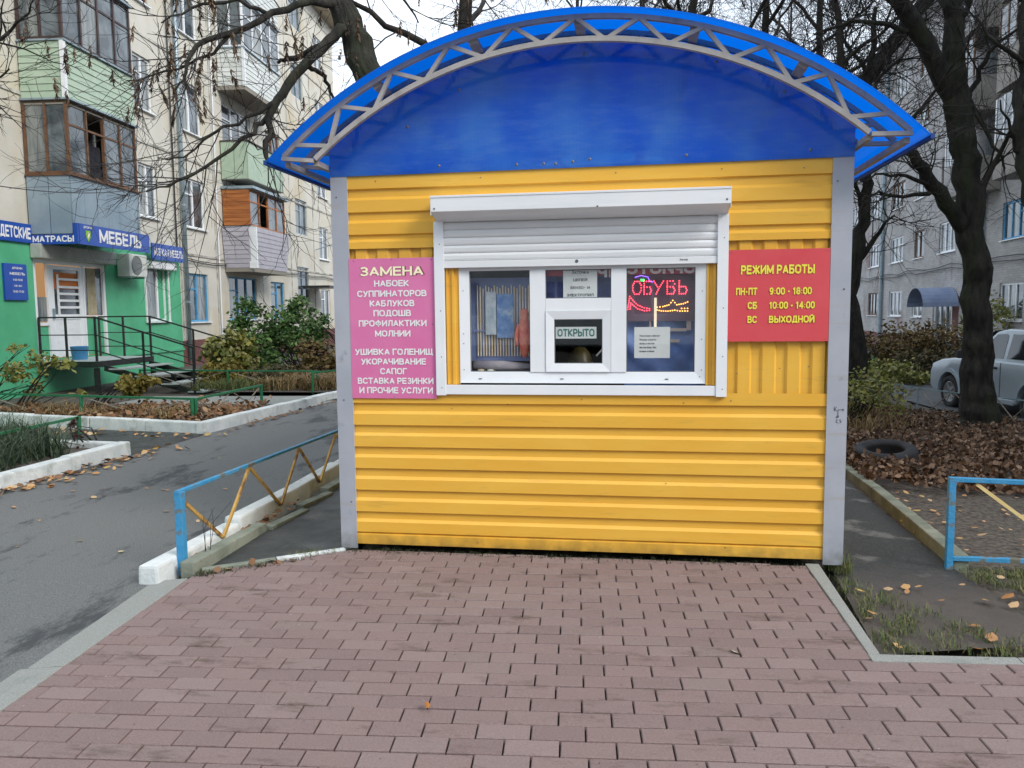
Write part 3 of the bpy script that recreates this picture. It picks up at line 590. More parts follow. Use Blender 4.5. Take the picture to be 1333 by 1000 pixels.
leaves('fallen_leaves', M_leafy, scatter([(1.9, 5.1), (4.5, 5.1), (5, 7.2), (2.0, 7.2)], 120, rr), lambda x, y: H(x, y), .05, rr, .004, .15)
leaves('fallen_leaves', M_leafy, scatter([(1.12, 3.7), (3, 3.8), (3, 4.9), (1.15, 4.7)], 42, rr), lambda x, y: H(x, y), .062, rr, .006, .2)
leaves('fallen_leaves', M_leafo, scatter([(-7.5, 9.95), (-5.56, 9.55), (-5.42, 11.5), (-7.5, 11.4)], 1100, rr), lambda x, y: .06, .072, rr, .05, .6)
leaves('fallen_leaves', M_leafo, scatter([(-9.5, 10.3), (-7.5, 9.95), (-7.5, 11.3), (-9.5, 11.2)], 450, rr), lambda x, y: .06, .07, rr, .04, .6)
leaves('fallen_leaves', M_leafy, scatter([(-5.43, 6.0), (-5.15, 6.1), (-4.95, 8.3), (-5.3, 8.5)], 60, rr), lambda x, y: -.03, .07, rr, .006, .25)
leaves('fallen_leaves', M_leafo, scatter([(-5.46, 5.0), (-5.28, 5.0), (-5.22, 7.8), (-5.42, 7.8)], 120, rr), lambda x, y: -.03, .07, rr, .008, .3)
leaves('fallen_leaves', M_leafy, scatter([(-8.5, 9.3), (-5.4, 8.9), (-4.9, 9.3), (-5.2, 9.35), (-8.5, 9.8)], 80, rr), lambda x, y: -.03, .07, rr, .006, .25)
leaves('fallen_leaves', M_leafo, scatter([(-5.3, 9.5), (-5.12, 9.5), (-4.9, 13.5), (-5.05, 13.5)], 60, rr), lambda x, y: -.03, .08, rr, .006, .25)
leaves('fallen_leaves', M_leafo, scatter([(-2.66, 4.2), (-2.61, 4.2), (-2.58, 5.9), (-2.64, 5.9)], 60, rr), lambda x, y: -.02, .05, rr, .02, .4)
def ringz(x, y): return H(x, y)
grass1 = scatter([(1.10, 3.62), (1.95, 3.66), (1.75, 3.95), (1.5, 4.2), (1.3, 4.55), (1.13, 4.7)], 210, rr, lambda x, y: .25+.75*(math.sin(x*23)*math.sin(y*17) > -.2))
blades('grass', M_grass, grass1, ringz, .045, .004, rr, .9, 7)
blades('grass', M_grass, scatter([(1.88, 4.9), (3.4, 4.9), (3.3, 4.55), (2.3, 4.45), (1.92, 4.65)], 420, rr, lambda x, y: .3+.7*(math.sin(x*11)*math.sin(y*19) > -.3)), ringz, .045, .004, rr, .9, 7)
blades('grass', M_grass, scatter([(2.4, 5.0), (3.2, 5.0), (3.2, 5.4), (2.6, 5.3)], 70, rr), ringz, .06, .006, rr, .7, 6)
blades('grass', M_grass, scatter([(-2.05, 4.55), (-1.84, 4.66), (-1.86, 4.70), (-2.1, 4.60)], 34, rr), lambda x, y: -.01, .035, .004, rr, 1.0, 5)
blades('grass', M_grass, scatter([(1.15, 4.74), (1.28, 4.74), (1.25, 5.1), (1.17, 5.2)], 50, rr), ringz, .10, .006, rr, .5, 6)
blades('grass', M_grassd, scatter([(-8.4, 4.8), (-5.78, 5.0), (-5.78, 7.4), (-6.5, 7.75), (-8.4, 7.9)], 1500, rr), lambda x, y: .04, .42, .013, rr, 1.0, 6)
blades('grass', M_straw, scatter([(-9.2, 10.4), (-6.2, 9.9), (-6.2, 10.5), (-9.2, 11.0)], 240, rr), lambda x, y: .05, .16, .013, rr, 1.1, 6)
blades('grass', M_straw, scatter([(-6.9, 13.9), (-5.0, 14.0), (-4.8, 15.6), (-6.9, 15.4)], 420, rr), lambda x, y: .05, .30, .02, rr, .9, 6)
blades('grass', M_grass, scatter([(-8.2, 13.8), (-6.6, 13.9), (-6.6, 15), (-8.2, 15)], 300, rr), lambda x, y: .05, .2, .012, rr, .8, 6)
def one_leaf(px, py, s, m, label, z=None, tilt=(.25, .1)):
    p = on_z(px, py, PZ(3.2) if z is None else z); b = MB(); c = .3
    L = [(-.5, 0, c*.25), (-.15, -.36, 0), (-.02, -.2, 0), (.22, -.28, 0), (.55, 0, c*.3), (.2, .3, c*.5), (.0, .18, .05), (-.18, .34, c*.3), (-.8, .02, .02)]
    Mx = Matrix.Rotation(s*40, 3, 'Z') @ Matrix.Rotation(tilt[0], 3, 'X') @ Matrix.Rotation(tilt[1], 3, 'Y')
    b.add([Mx @ Vector((q[0]*s, q[1]*s, q[2]*s+.006))+p+Vector((0, 0, .006)) for q in L], [(8, 0, 1), (0, 1, 2, 3), (0, 3, 4), (0, 4, 5), (0, 5, 6, 7)])
    top(b.build('fallen_leaf', m, recalc=False), label, 'leaf')
M_l1 = mat('pale_leaf', srgb('#c9b9a4'), srgb('#b8a58c'), 30, .8); M_l2 = mat('ochre_leaf', srgb('#b57a35'), srgb('#9a5f2a'), 30, .8)
one_leaf(957, 853, .055, M_l1, 'pale curled leaf lying alone on the red pavers')
one_leaf(556, 922, .04, M_l2, 'small ochre leaf lying flat on the red pavers')
one_leaf(1270, 849, .07, M_l2, 'large ochre leaf on the grass edge against the flush kerb', z=-.05)
# ------------------------------------------------------------------ the kiosk
FY = 4.78                        # plane of the front wall
XL0, XR0 = -1.835, 1.215
KI = thing('kiosk', (-.31, FY, 0), 'yellow corrugated metal repair kiosk under a blue arched canopy', 'kiosk')
def fr_front(a, u, v): return (a, FY-v, u)          # a along x, u height, v proud of the wall
def ribs_h(z0, z1, darks, pitch=.1405):
    "profile from bottom to top; each dark line is the underside of a ridge"
    pr = [(z0, 0)]
    for z in sorted(darks):
        # below the dark line lies the recess of the next ridge down
        for u, v in ((z-.028, .012), (z-.012, -.004+.004), (z, .0), (z+.006, .0125), (z+.072, .0125), (z+.088, .0)):
            pass
    pr = []
    for z in sorted(darks):
        for u, v in ((z-.0, -.002), (z+.007, .0135), (z+.078, .0135), (z+.096, -.002)):
            if z0 <= u <= z1: pr.append((u, v))
            elif u < z0 and (not pr): pass
    if pr[0][0] > z0+.002: pr.insert(0, (z0, .0135 if pr[0][1] > .01 or True else 0))
    if pr[-1][0] < z1-.001: pr.append((z1, pr[-1][1]))
    return pr
dk = [.095, .2315, .371, .510, .648, .786, .925]
pr = [(.028, .0135), (.088, .0135)]
for z in dk: pr += [(z-.006 if z == .095 else z-.0, -.002), (z+.007, .0135), (z+.076, .0135), (z+.094, -.002)]
pr = [p for p in pr if p[0] <= 1.002]; 
pr[1] = (.089, .0135); pr[2] = (.098, -.002); pr[3] = (.106, .0135)
pr += [(1.004, .0135)]
MB().sheet(pr, XL0+.06, XR0-.06, fr_front).build('siding_sheet', M_yel, KI, recalc=False)
pr = [(1.885, .0135), (1.925, .0135), (1.943, -.002), (1.965, -.002), (1.972, .0135), (2.040, .0135), (2.058, -.002), (2.100, -.002), (2.107, .0135), (2.178, .0135), (2.196, -.002), (2.240, -.002), (2.247, .0135), (2.34, .0135)]
MB().sheet(pr, XL0+.06, XR0-.06, fr_front).build('siding_sheet', M_yel, KI, recalc=False)
def fr_vert(a, u, v): return (u, FY+.014-v, a)
def vsheet(x0, x1, first, z0, z1):
    pr = [(x0, .0)]; x = first
    while x < x1:
        for u, v in ((x, 0), (x+.012, .013), (x+.078, .013), (x+.090, 0)):
            if x0 < u < x1: pr.append((u, v))
        x += .139
    pr.append((x1, pr[-1][1])); MB().sheet(pr, z0, z1, fr_vert).build('siding_sheet', M_yel, KI, recalc=False)
vsheet(XL0+.06, -1.045, -1.845, .99, 1.90); vsheet(.423, XR0-.06, .595, .99, 1.90)
# wall above and below the window behind the sheets, side and back walls, floor
def wallbox(n, m, *a): return MB().box(*a).build(n, m, KI)
wallbox('side_wall', M_yel, XL0+.012, FY+.03, .03, XL0+.05, 8.2, 2.36)
wallbox('side_wall', M_yel, XR0-.05, FY+.03, .03, XR0-.012, 8.2, 2.36)
wallbox('back_wall', M_yel, XL0+.06, 8.16, .03, XR0-.06, 8.2, 2.36)
wallbox('floor_deck', M_dark, XL0+.06, FY+.04, .05, XR0-.06, 8.15, .10)
wallbox('ceiling_panel', M_blgal, XL0+.06, FY+.05, 2.25, XR0-.06, 8.15, 2.29)
wallbox('inner_wall', M_dark, XL0+.06, 6.3, .11, XR0-.06, 6.33, 2.24)
for a in ((XL0+.06, -1.06, .11, 2.24), (.44, XR0-.06, .11, 2.24), (-1.058, .438, .11, 1.04), (-1.058, .438, 1.80, 2.24)):
    wallbox('lining', M_dark, a[0], FY+.04, a[2], a[1], FY+.06, a[3])
# corner trims
for x0, x1, bx in ((XL0, XL0+.104, -1), (XR0-.112, XR0, 1)):
    m = MB(); m.box(x0, FY-.022, .0, x1, FY-.018, 2.33)
    xo = x0 if bx < 0 else x1
    m.box(min(xo, xo-bx*.004), FY-.018, .0, max(xo, xo-bx*.004), FY+.12, 2.33)
    xi = x1 if bx < 0 else x0
    m.box(min(xi, xi+bx*.003), FY-.018, .0, max(xi, xi+bx*.003), FY-.004, 2.33)
    m.build('corner_trim', M_grey, KI)
for x, z in ((-1.79, .95), (-1.76, .30), (-1.80, 2.2), (1.16, .87), (1.18, 1.6), (1.13, 2.2)):
    MB().lathe((x, FY-.022, z), [(0, -.004), (.004, -.0035), (.005, 0)], 8, 'Y').build('screw', M_screw, KI)
rr = random.Random(8)
for x, z in [(-1.55, 2.29), (-.9, 2.29), (-.1, 2.29), (.5, 2.29), (.95, 2.28), (-1.66, .97), (-1.5, .975), (-.3, .962), (.30, .945), (-.75, .93), (.57, .96), (.6, 1.12), (.84, 1.15), (1.0, 1.16), (-1.1, .90), (.2, .46), (-.95, .06), (.55, .08)]:
    MB().lathe((x, FY-.014, z), [(0, -.003), (.0035, -.0025), (.004, 0)], 6, 'Y').build('screw', M_screw, KI)
# roller shutter: box, guides, slats, bottom bar
m = MB(); x0, x1 = -1.17, .535; ys_ = FY-.165
prof = [(FY-.004, 2.172), (ys_+.012, 2.172), (ys_, 2.160), (ys_, 2.078), (FY-.035, 2.032), (FY-.004, 2.032)]
m.add([(x0, a, b) for a, b in prof]+[(x1, a, b) for a, b in prof], [(i, (i+1) % 6, 6+(i+1) % 6, 6+i) for i in range(6)]+[tuple(range(6)), tuple(range(11, 5, -1))])
SB = m.build('shutter_box', M_white2, KI, bev=.002)
MB().box(x0-.004, ys_-.003, 2.158, x1+.004, FY-.004, 2.168).build('edge_lip', M_white2, SB)
for x in (x0-.003, x1): MB().box(x, ys_+.001, 2.06, x+.003, FY-.006, 2.172).build('end_cap', M_white2, SB)
for x, z in ((x0+.02, 2.095), (x1-.02, 2.1), (-.2, 2.082)): MB().lathe((x, ys_, z), [(0, -.004), (.005, -.003), (.006, 0)], 8, 'Y').build('screw', M_screw, SB)
for xa, xb in ((-1.189, -1.129), (.480, .541)):
    g_ = MB().box(xa, FY-.040, .984, xb, FY-.013, 2.034).build('guide_rail', M_white, KI, bev=.002)
    for z in (1.03, 1.22, 1.5, 1.9): MB().lathe((lerp(xa, xb, .6), FY-.040, z), [(0, -.002), (.004, 0)], 6, 'Y').build('screw', M_screw, g_)
zs = [1.800, 1.846, 1.892, 1.938, 1.984, 2.03]
for a, b in zip(zs[:-1], zs[1:]):
    pr = [(a+.001, .020), (a+.003, .024), (a+.012, .0275), (a+.030, .0285), (b-.008, .026), (b-.003, .021), (b, .019)]
    MB().sheet(pr, -1.129, .480, fr_front).build('shutter_slat', M_white2, KI, recalc=False, smooth=False)
bb = MB().box(-1.129, FY-.032, 1.757, .480, FY-.014, 1.799).build('shutter_end_bar', M_white2, KI, bev=.003)
MB().lathe((-.327, FY-.032, 1.784), [(0, -.004), (.006, -.004), (.006, -.002), (.009, -.002), (.010, 0)], 14, 'Y').build('lock', M_screw, bb)
text('Заказы', 'lettering', M_ink, bb, (.29, FY-.033, 1.776), .012, bold=.01, ext=0)
MB().box(-1.129, FY-.034, .990, .480, FY-.013, 1.048).build('sill_bar', M_white, KI, bev=.002)
for xa in (-1.125, .424):
    MB().box(xa, FY-.008, 1.05, xa+.012, FY+.004, 1.756).build('yellow_strip', M_yel, KI)
    MB().box(xa+.036, FY-.008, 1.05, xa+.052, FY+.004, 1.756).build('yellow_strip', M_yel, KI)
MB().box(-1.127, FY+.003, 1.05, -1.046, FY+.012, 1.756).build('yellow_strip', M_yel, KI)
MB().box(.424, FY+.003, 1.05, .479, FY+.012, 1.756).build('yellow_strip', M_yel, KI)
# window frame
def frame(x0, z0, x1, z1, w, y0, y1, m, parent, name='window_frame', wb=None):
    wb = wb or w; b = MB(); i0, j0, i1, j1 = x0+w, z0+wb, x1-w, z1-w
    vs = []
    for y in (y0, y1):
        for (ax, az, k) in ((x0, z0, 0), (x1, z0, 0), (x1, z1, 0), (x0, z1, 0)): vs.append((ax, y, az))
        for ax, az in ((i0, j0), (i1, j0), (i1, j1), (i0, j1)): vs.append((ax, y+(.008 if y == y0 else 0), az))
    f = []
    for i in range(4):
        j = (i+1) % 4; f += [(i, j, 4+j, 4+i), (8+i, 12+i, 12+j, 8+j), (i, 8+i, 8+j, j), (4+i, 4+j, 12+j, 12+i)]
    b.add(vs, f); return b.build(name, m, parent, bev=.0012)
WF = frame(-1.045, 1.058, .423, 1.80, .062, FY-.004, FY+.05, M_white, KI, wb=.068)
yF = FY-.0045
MB().box(-.611, FY-.003, 1.126, -.518, FY+.045, 1.738).build('mullion', M_white, WF)
MB().box(-.126, FY-.003, 1.126, -.037, FY+.045, 1.738).build('mullion', M_white, WF)
MB().box(-.517, FY-.003, 1.493, -.127, FY+.045, 1.567).build('transom', M_white, WF)
SA = frame(-.516, 1.127, -.128, 1.492, .050, FY-.009, FY+.04, M_white, KI, 'sash')
for nm, a in (('outer', (-.983, 1.126, -.611, 1.738)), ('c', (-.518, 1.567, -.126, 1.738)), ('r', (-.037, 1.126, .361, 1.738))):
    MB().box(a[0], FY+.020, a[1], a[2], FY+.023, a[3]).build('glass_pane', M_glass, WF)
MB().box(-.466, FY+.012, 1.177, -.178, FY+.015, 1.442).build('glass_pane', M_glass, SA)
M_gask = mat('gasket_grey', srgb('#5e6368'), rough=.6)
def gasket(a, y, p):
    x0, z0, x1, z1 = a; t = .005; m = MB()
    m.box(x0, y, z0, x1, y+.004, z0+t); m.box(x0, y, z1-t, x1, y+.004, z1); m.box(x0, y, z0+t, x0+t, y+.004, z1-t); m.box(x1-t, y, z0+t, x1, y+.004, z1-t)
    m.build('gasket', M_gask, p)
for a in ((-.983, 1.126, -.611, 1.738), (-.518, 1.567, -.126, 1.738), (-.037, 1.126, .361, 1.738)): gasket(a, FY+.015, WF)
gasket((-.466, 1.177, -.178, 1.442), FY+.007, SA)
m = MB(); m.box(.381, FY-.012, 1.30, .39, FY-.004, 1.34); 
for x in (-.93, -.43, .19): MB().box(x, FY-.006, 1.083, x+.02, FY-.003, 1.087).build('drain_slot', M_ink, WF)
for x, z in ((-1.02, 1.62), (-1.02, 1.30), (-1.02, 1.14), (.40, 1.60), (.40, 1.32), (.40, 1.14), (.39, 1.10), (-1.02, 1.36)):
    MB().lathe((x, FY-.005, z), [(0, -.002), (.0035, 0)], 6, 'Y').build('screw', M_screw, WF)
# blue arched canopy
CX, CZ, RU, RL = -.300, .549, 2.552, 2.36
def arc(xc, zc, r, x): return zc+math.sqrt(max(0, r*r-(x-xc)**2))
n = 56; m = MB(); y0, y1 = 4.487, 8.55; ro, ri = RU+.030, RU+.020
ang0 = math.asin(1.818/ro)
vs = []
for i in range(n+1):
    t = -ang0+2*ang0*i/n
    for r, y in ((ri, y0), (ro, y0), (ro, y1), (ri, y1)): vs.append((CX+r*math.sin(t), y, CZ+r*math.cos(t)))
fs = [(4*i+a, 4*i+(a+1) % 4, 4*i+4+(a+1) % 4, 4*i+4+a) for i in range(n) for a in range(4)]+[(0, 1, 2, 3), (4*n+3, 4*n+2, 4*n+1, 4*n)]
m.add(vs, fs); m.build('canopy_sheet', M_roof, KI)
M_edge = mat('canopy_edge_profile', srgb('#123d80'), rough=.5)
for s in (-1, 1):
    xe = CX+s*1.818; ze = CZ+math.cos(ang0)*ro
    MB().box(min(xe, xe+s*.02), y0+.002, ze-.022, max(xe, xe+s*.02), y1, ze+.004).build('edge_profile', M_edge, KI)
# trusses
UX = [-2.054, -1.969, -1.692, -1.373, -1.036, -.670, -.318, .029, .377, .704, 1.025, 1.333, 1.454]
LX = [-1.858, -1.760, -1.483, -1.174, -.834, -.503, -.154, .186, .517, .838, 1.132, 1.247]
U = [(x, arc(CX, CZ, RU, x)+.003) for x in UX]; Lw = [(x, arc(-.2924, .633, RL, x)-.012) for x in LX]
def arc_tube(xc, zc, r, xa, xb, y, w, h, m):
    N = 40; ta, tb = math.asin((xa-xc)/r), math.asin((xb-xc)/r); vs = []
    for i in range(N+1):
        t = lerp(ta, tb, i/N)
        for rr_, yy_ in ((r-h, y-w/2), (r, y-w/2), (r, y+w/2), (r-h, y+w/2)): vs.append((xc+rr_*math.sin(t), yy_, zc+rr_*math.cos(t)))
    m.add(vs, [(4*i+a, 4*i+(a+1) % 4, 4*i+4+(a+1) % 4, 4*i+4+a) for i in range(N) for a in range(4)]+[(0, 1, 2, 3), (4*N+3, 4*N+2, 4*N+1, 4*N)])
def truss(y, full=True):
    T = MB(); arc_tube(CX, CZ, RU+.018, U[0][0], U[-1][0], y, .026, .026, T)
    T = T.build('truss_arch', M_truss, KI)
    m = MB(); arc_tube(-.2924, .633, RL+.006, Lw[0][0], Lw[-1][0], y, .030, .028, m); m.build('lower_chord', M_truss, T)
    def web(a, b, w=.024): MB().bar((a[0], y, a[1]), (b[0], y, b[1]), .022, w, up=(0, 1, 0)).build('truss_web', M_truss, T)
    web(U[0], Lw[0], .034); web(U[1], Lw[1]); web(U[-1], Lw[-1], .034); web(U[11], Lw[10])
    for k in range(1, 10): web(U[k+1], Lw[k])
    for k in range(1, 10): web(U[k+1], Lw[k+1])
    return T
truss(4.57)
truss(4.83)
for y in (6.4, 8.2):
    T = MB(); arc_tube(CX, CZ, RU+.018, U[0][0], U[-1][0], y, .026, .026, T); T.build('truss_arch', M_truss, KI)
for x in (-1.47, -.90, -.30, .33, .90):
    z = arc(CX, CZ, RU+.02, x)-.012; t = math.asin((x-CX)/RU)
    MB().bar((x, 4.592, z-.018), (x, 8.4, z-.018), .055, .034, up=(math.sin(t), 0, math.cos(t))).build('purlin', M_truss, KI)
for s, xu, xl_ in ((-1, U[0], Lw[0]), (1, U[-1], Lw[-1])):
    MB().bar((xu[0]-s*.02, 4.59, xu[1]-.03), (xu[0]-s*.02, 8.3, xu[1]-.03), .03).build('side_beam', M_truss, KI)
    MB().bar((xl_[0], 4.59, xl_[1]-.01), (xl_[0], 8.3, xl_[1]-.01), .03).build('side_beam', M_truss, KI)
MB().box(XL0+.0, FY+.075, 2.335, XR0, FY+.10, 2.36).build('top_beam', M_truss, KI)
# blue gable panel
N = 40; pts = [(XL0, FY-.026, 2.322), (XR0-.02, FY-.026, 2.322+.018)]
pts[1] = (XR0, FY-.026, 2.330)
for i in range(N+1):
    x = lerp(XR0, XL0, i/N); pts.append((x, FY-.026, arc(CX, CZ, RU-.04, x)))
GP = MB().poly(pts, (0, .008, 0)).build('gable_panel', M_gable, KI)
for x, z in ((-1.15, 2.365), (-.25, 2.37), (-.35, 2.36), (-.68, 2.355), (.30, 2.372), (.98, 2.375), (-1.02, 2.80), (-.28, 2.965), (.46, 2.88), (.83, 2.70), (-1.34, 2.6), (-.45, 2.352), (-.52, 2.355)):
    MB().lathe((x, FY-.026, z), [(0, -.005), (.004, -.004), (.009, -.001), (.009, 0)], 8, 'Y').build('screw', M_screw, GP)
# inked note on the right corner trim
def stroke(pts, w, m, parent, y):
    b = MB()
    for p, q in zip(pts[:-1], pts[1:]): b.bar((p[0], y, p[1]), (q[0], y, q[1]), .0005, w, up=(0, 1, 0)) if False else b.bar((p[0], y, p[1]), (q[0], y, q[1]), w, .0008, up=(0, 1, 0))
    return b
yt = FY-.0235
gm = MB()
for s_ in ([(1.145, .905), (1.145, .93)], [(1.147, .917), (1.157, .93)], [(1.147, .917), (1.158, .905)], [(1.165, .915), (1.165, .87)], [(1.159, .88), (1.165, .868), (1.171, .88)], [(1.165, .913), (1.195, .913)], [(1.188, .919), (1.197, .913), (1.188, .907)], [(1.155, .855), (1.163, .856), (1.155, .84), (1.164, .84)], [(1.183, .856), (1.176, .856), (1.176, .85), (1.183, .848), (1.183, .84), (1.175, .84)], [(1.169, .838), (1.167, .833)]):
    for p, q in zip(s_[:-1], s_[1:]): gm.bar((p[0], yt, p[1]), (q[0], yt, q[1]), .0022, .0008, up=(0, 1, 0))
gm.build('ink_mark', M_ink, KI)

# ------------------------------------------------------------------ the two boards on the kiosk
PK = MB().box(-1.733, FY-.024, .962, -1.191, FY-.019, 1.824).build('sign_board', M_pink); 
top(PK, 'pink sign board listing shoe repair services in white letters', 'sign')
yS = FY-.0256
cxp = -1.462
def line(s, z, h, w, m=M_ltw, b=.025, dx=0, p=PK, cx=cxp, y=yS): text(s, 'lettering', m, p, (cx+dx, y, z), h, bold=b, width=w)
text('ЗАМЕНА', 'lettering', M_ltdk, PK, (-1.460, yS+.0008, 1.715), .060, bold=.055, width=.418, ext=.0003)
line('ЗАМЕНА', 1.717, .057, .405, M_ltc, .02)
for s, z, w, dx in (('НАБОЕК', 1.652, .222, .0), ('СУППИНАТОРОВ', 1.590, .440, .0), ('КАБЛУКОВ', 1.530, .285, .0), ('ПОДОШВ', 1.470, .240, .0), ('ПРОФИЛАКТИКИ', 1.408, .432, .0), ('МОЛНИИ', 1.345, .226, .0),
                    ('УШИВКА ГОЛЕНИЩ', 1.232, .498, .004), ('УКОРАЧИВАНИЕ', 1.172, .415, .0), ('САПОГ', 1.112, .172, .0), ('ВСТАВКА РЕЗИНКИ', 1.052, .485, .010), ('И ПРОЧИЕ УСЛУГИ', .993, .472, .012)):
    line(s, z, .039, w, b=.03, dx=dx)
for x, z in ((-1.70, 1.81), (-1.46, 1.815), (-1.21, 1.81), (-1.46, .972), (-1.21, 1.42)): MB().lathe((x, FY-.024, z), [(0, -.003), (.004, 0)], 6, 'Y').build('screw', M_screw, PK)
RD = MB().box(.540, FY-.026, 1.306, 1.100, FY-.020, 1.830).build('sign_board', M_red)
top(RD, 'red sign board with the opening hours in yellow figures', 'sign')
yR = FY-.0285
M_lyo = mat('olive_outline', srgb('#8a5a26'), rough=.6)
def line2(s, z, h, w, x, al='CENTER', b=.045):
    text(s, 'lettering', M_lyo, RD, (x, yR+.0019, z-.001), h*1.05, bold=b+.03, width=w*1.012, align=al, ext=.0003)
    text(s, 'lettering', M_lty, RD, (x, yR-.0002, z), h, bold=b, width=w, align=al)
line2('РЕЖИМ РАБОТЫ', 1.690, .052, .405, .815)
line2('ПН-ПТ', 1.572, .042, .118, .587, 'LEFT'); line2('9:00 - 18:00', 1.572, .042, .232, .772, 'LEFT')
line2('СБ', 1.492, .041, .052, .653, 'LEFT'); line2('10:00 - 14:00', 1.492, .041, .250, .772, 'LEFT')
line2('ВС', 1.412, .041, .052, .653, 'LEFT'); line2('ВЫХОДНОЙ', 1.412, .041, .250, .772, 'LEFT')
for x, z in ((.555, 1.815), (1.085, 1.815), (.555, 1.32), (1.085, 1.32)): MB().lathe((x, FY-.026, z), [(0, -.003), (.004, 0)], 6, 'Y').build('screw', M_screw, RD)

# ------------------------------------------------------------------ behind the glass
OP = MB().box(-.459, FY+.024, 1.326, -.214, FY+.026, 1.396).build('open_sign', M_paper); top(OP, 'narrow white card reading ОТКРЫТО inside the small hatch pane', 'sign')
text('ОТКРЫТО', 'lettering', M_teal, OP, (-.337, FY+.0235, 1.338), .046, bold=.03, width=.222, ext=.0004)
N1 = MB().box(-.413, FY+.030, 1.568, -.210, FY+.031, 1.738).build('paper_notice', M_paper); top(N1, 'handwritten paper notice taped behind the small top pane', 'notice')
for s, z, w in (('Заточка', 1.712, .105), ('цепей', 1.668, .085), ('бензо- и', 1.622, .115), ('электропил', 1.578, .16)): text(s, 'lettering', M_ink, N1, (-.311, FY+.0295, z), .021, bold=-.012, width=w, ext=.0003)
N2 = MB().box(.010, FY+.030, 1.208, .219, FY+.031, 1.392).build('paper_notice', M_paper); top(N2, 'white typed notice in the lower part of the right pane', 'notice')
for i, s in enumerate(('Уважаемые клиенты!', 'Просьба сдавать', 'обувь в чистом', 'чистом виде. Без', 'скидок и пенок.')): text(s, 'lettering', M_ink, N2, (.040, FY+.0295, 1.335-i*.023), .011, bold=0, align='LEFT', ext=.0003)
# added strip standing in for a street sign reflected across the middle and right panes
M_bred = mat('red_banner_reflection', srgb('#a02038'), srgb('#b52c44'), 4, .6); M_bblue = mat('navy_cloth', srgb('#3a4a86'), srgb('#5a6aa8'), 5, .8)
BN = MB().box(-.517, FY+.060, 1.702, .420, FY+.062, 1.86).build('reflected_banner', M_bred); top(BN, 'red strip with mirrored white letters standing in for a street reflection', 'reflected_banner')
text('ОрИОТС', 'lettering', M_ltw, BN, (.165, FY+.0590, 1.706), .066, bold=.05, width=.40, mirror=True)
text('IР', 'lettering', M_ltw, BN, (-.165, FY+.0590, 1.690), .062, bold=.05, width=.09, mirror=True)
def cloth(name, m, x0, x1, z0, z1, y, amp, fold, label, cat, seed=0):
    b = MB(); nx, nz = 48, 24; rr = random.Random(seed); ph = rr.uniform(0, 6)
    b.add([(lerp(x0, x1, i/nx), y+amp*math.sin(lerp(x0, x1, i/nx)*fold+ph+math.sin(j*.35)*.9)+amp*.5*math.sin(j*.7+i*.3), lerp(z0, z1, j/nz)+.006*math.sin(i*.5)) for j in range(nz+1) for i in range(nx+1)], [(j*(nx+1)+i, j*(nx+1)+i+1, (j+1)*(nx+1)+i+1, (j+1)*(nx+1)+i) for j in range(nz) for i in range(nx)])
    top(b.build(name, m, smooth=True, recalc=False), label, cat)
M_bcloth = mat('blue_cloth', srgb('#5478bd'), srgb('#86a2da'), 4, .85)
cloth('curtain', M_bblue, -.53, -.10, 1.44, 1.72, FY+.11, .010, 30, 'dark blue cloth hanging behind the small top pane', 'curtain', 1)
cloth('curtain', M_bcloth, -.05, .47, .98, 1.44, FY+.175, .016, 24, 'crumpled light blue cloth behind the lower right pane', 'curtain', 2)
cloth('curtain', M_bblue, -.05, .47, 1.442, 1.76, FY+.175, .008, 30, 'dark blue cloth behind the glowing sign in the right pane', 'curtain', 3)
# glowing sign made of small lamps
LS = thing('led_sign', (.15, FY+.11, 1.45), 'glowing red lamp sign reading ОБУВЬ with an amber shoe outline', 'lamp sign')
MB().box(-.030, FY+.125, 1.425, .365, FY+.130, 1.70).build('backing_plate', mat('smoked_plate', (.16, .10, .14), rough=.6), LS)
def dots(pts, m, name, r=.0042):
    b = MB()
    for x, z in pts:
        vs = [(x+r*math.cos(k*math.pi/3), FY+.120, z+r*math.sin(k*math.pi/3)) for k in range(6)]+[(x, FY+.1165, z)]
        b.add(vs, [(k, (k+1) % 6, 6) for k in range(6)])
    return b.build(name, m, LS, recalc=False)
def along(P, step):
    out = []
    for p, q in zip(P[:-1], P[1:]):
        L = math.hypot(q[0]-p[0], q[1]-p[1]); k = max(1, round(L/step))
        out += [(lerp(p[0], q[0], i/k), lerp(p[1], q[1], i/k)) for i in range(k)]
    return out+[P[-1]]
def glyph(P, ox, oz, w, h): return along([(ox+a*w, oz+b*h) for a, b in P], 0.0135)
zb, hh = 1.588, .076
G = {'О': [[(.25, 0), (.75, 0), (1, .3), (1, .7), (.75, 1), (.25, 1), (0, .7), (0, .3), (.25, 0)]],
     'Б': [[(.95, 1), (0, 1), (0, 0), (.8, 0), (1, .27), (.8, .55), (0, .55)]],
     'У': [[(0, 1), (.5, .42)], [(1, 1), (.5, .42), (.25, 0)]],
     'В': [[(0, 0), (0, 1), (.75, 1), (.95, .77), (.75, .55), (0, .55)], [(.75, .55), (1, .27), (.8, 0), (0, 0)]],
     'Ь': [[(0, 1), (0, 0), (.8, 0), (1, .27), (.8, .55), (0, .55)]]}
def letter(ch, ox, w):
    P = []
    for s in G[ch]: P += glyph(s, ox, zb, w, hh)
    dots(P, M_lampr, 'lamp_letter')
for ch, ox, w in (('О', .000, .050), ('Б', .068, .042), ('У', .126, .056), ('В', .205, .045), ('Ь', .275, .045)): letter(ch, ox, w)
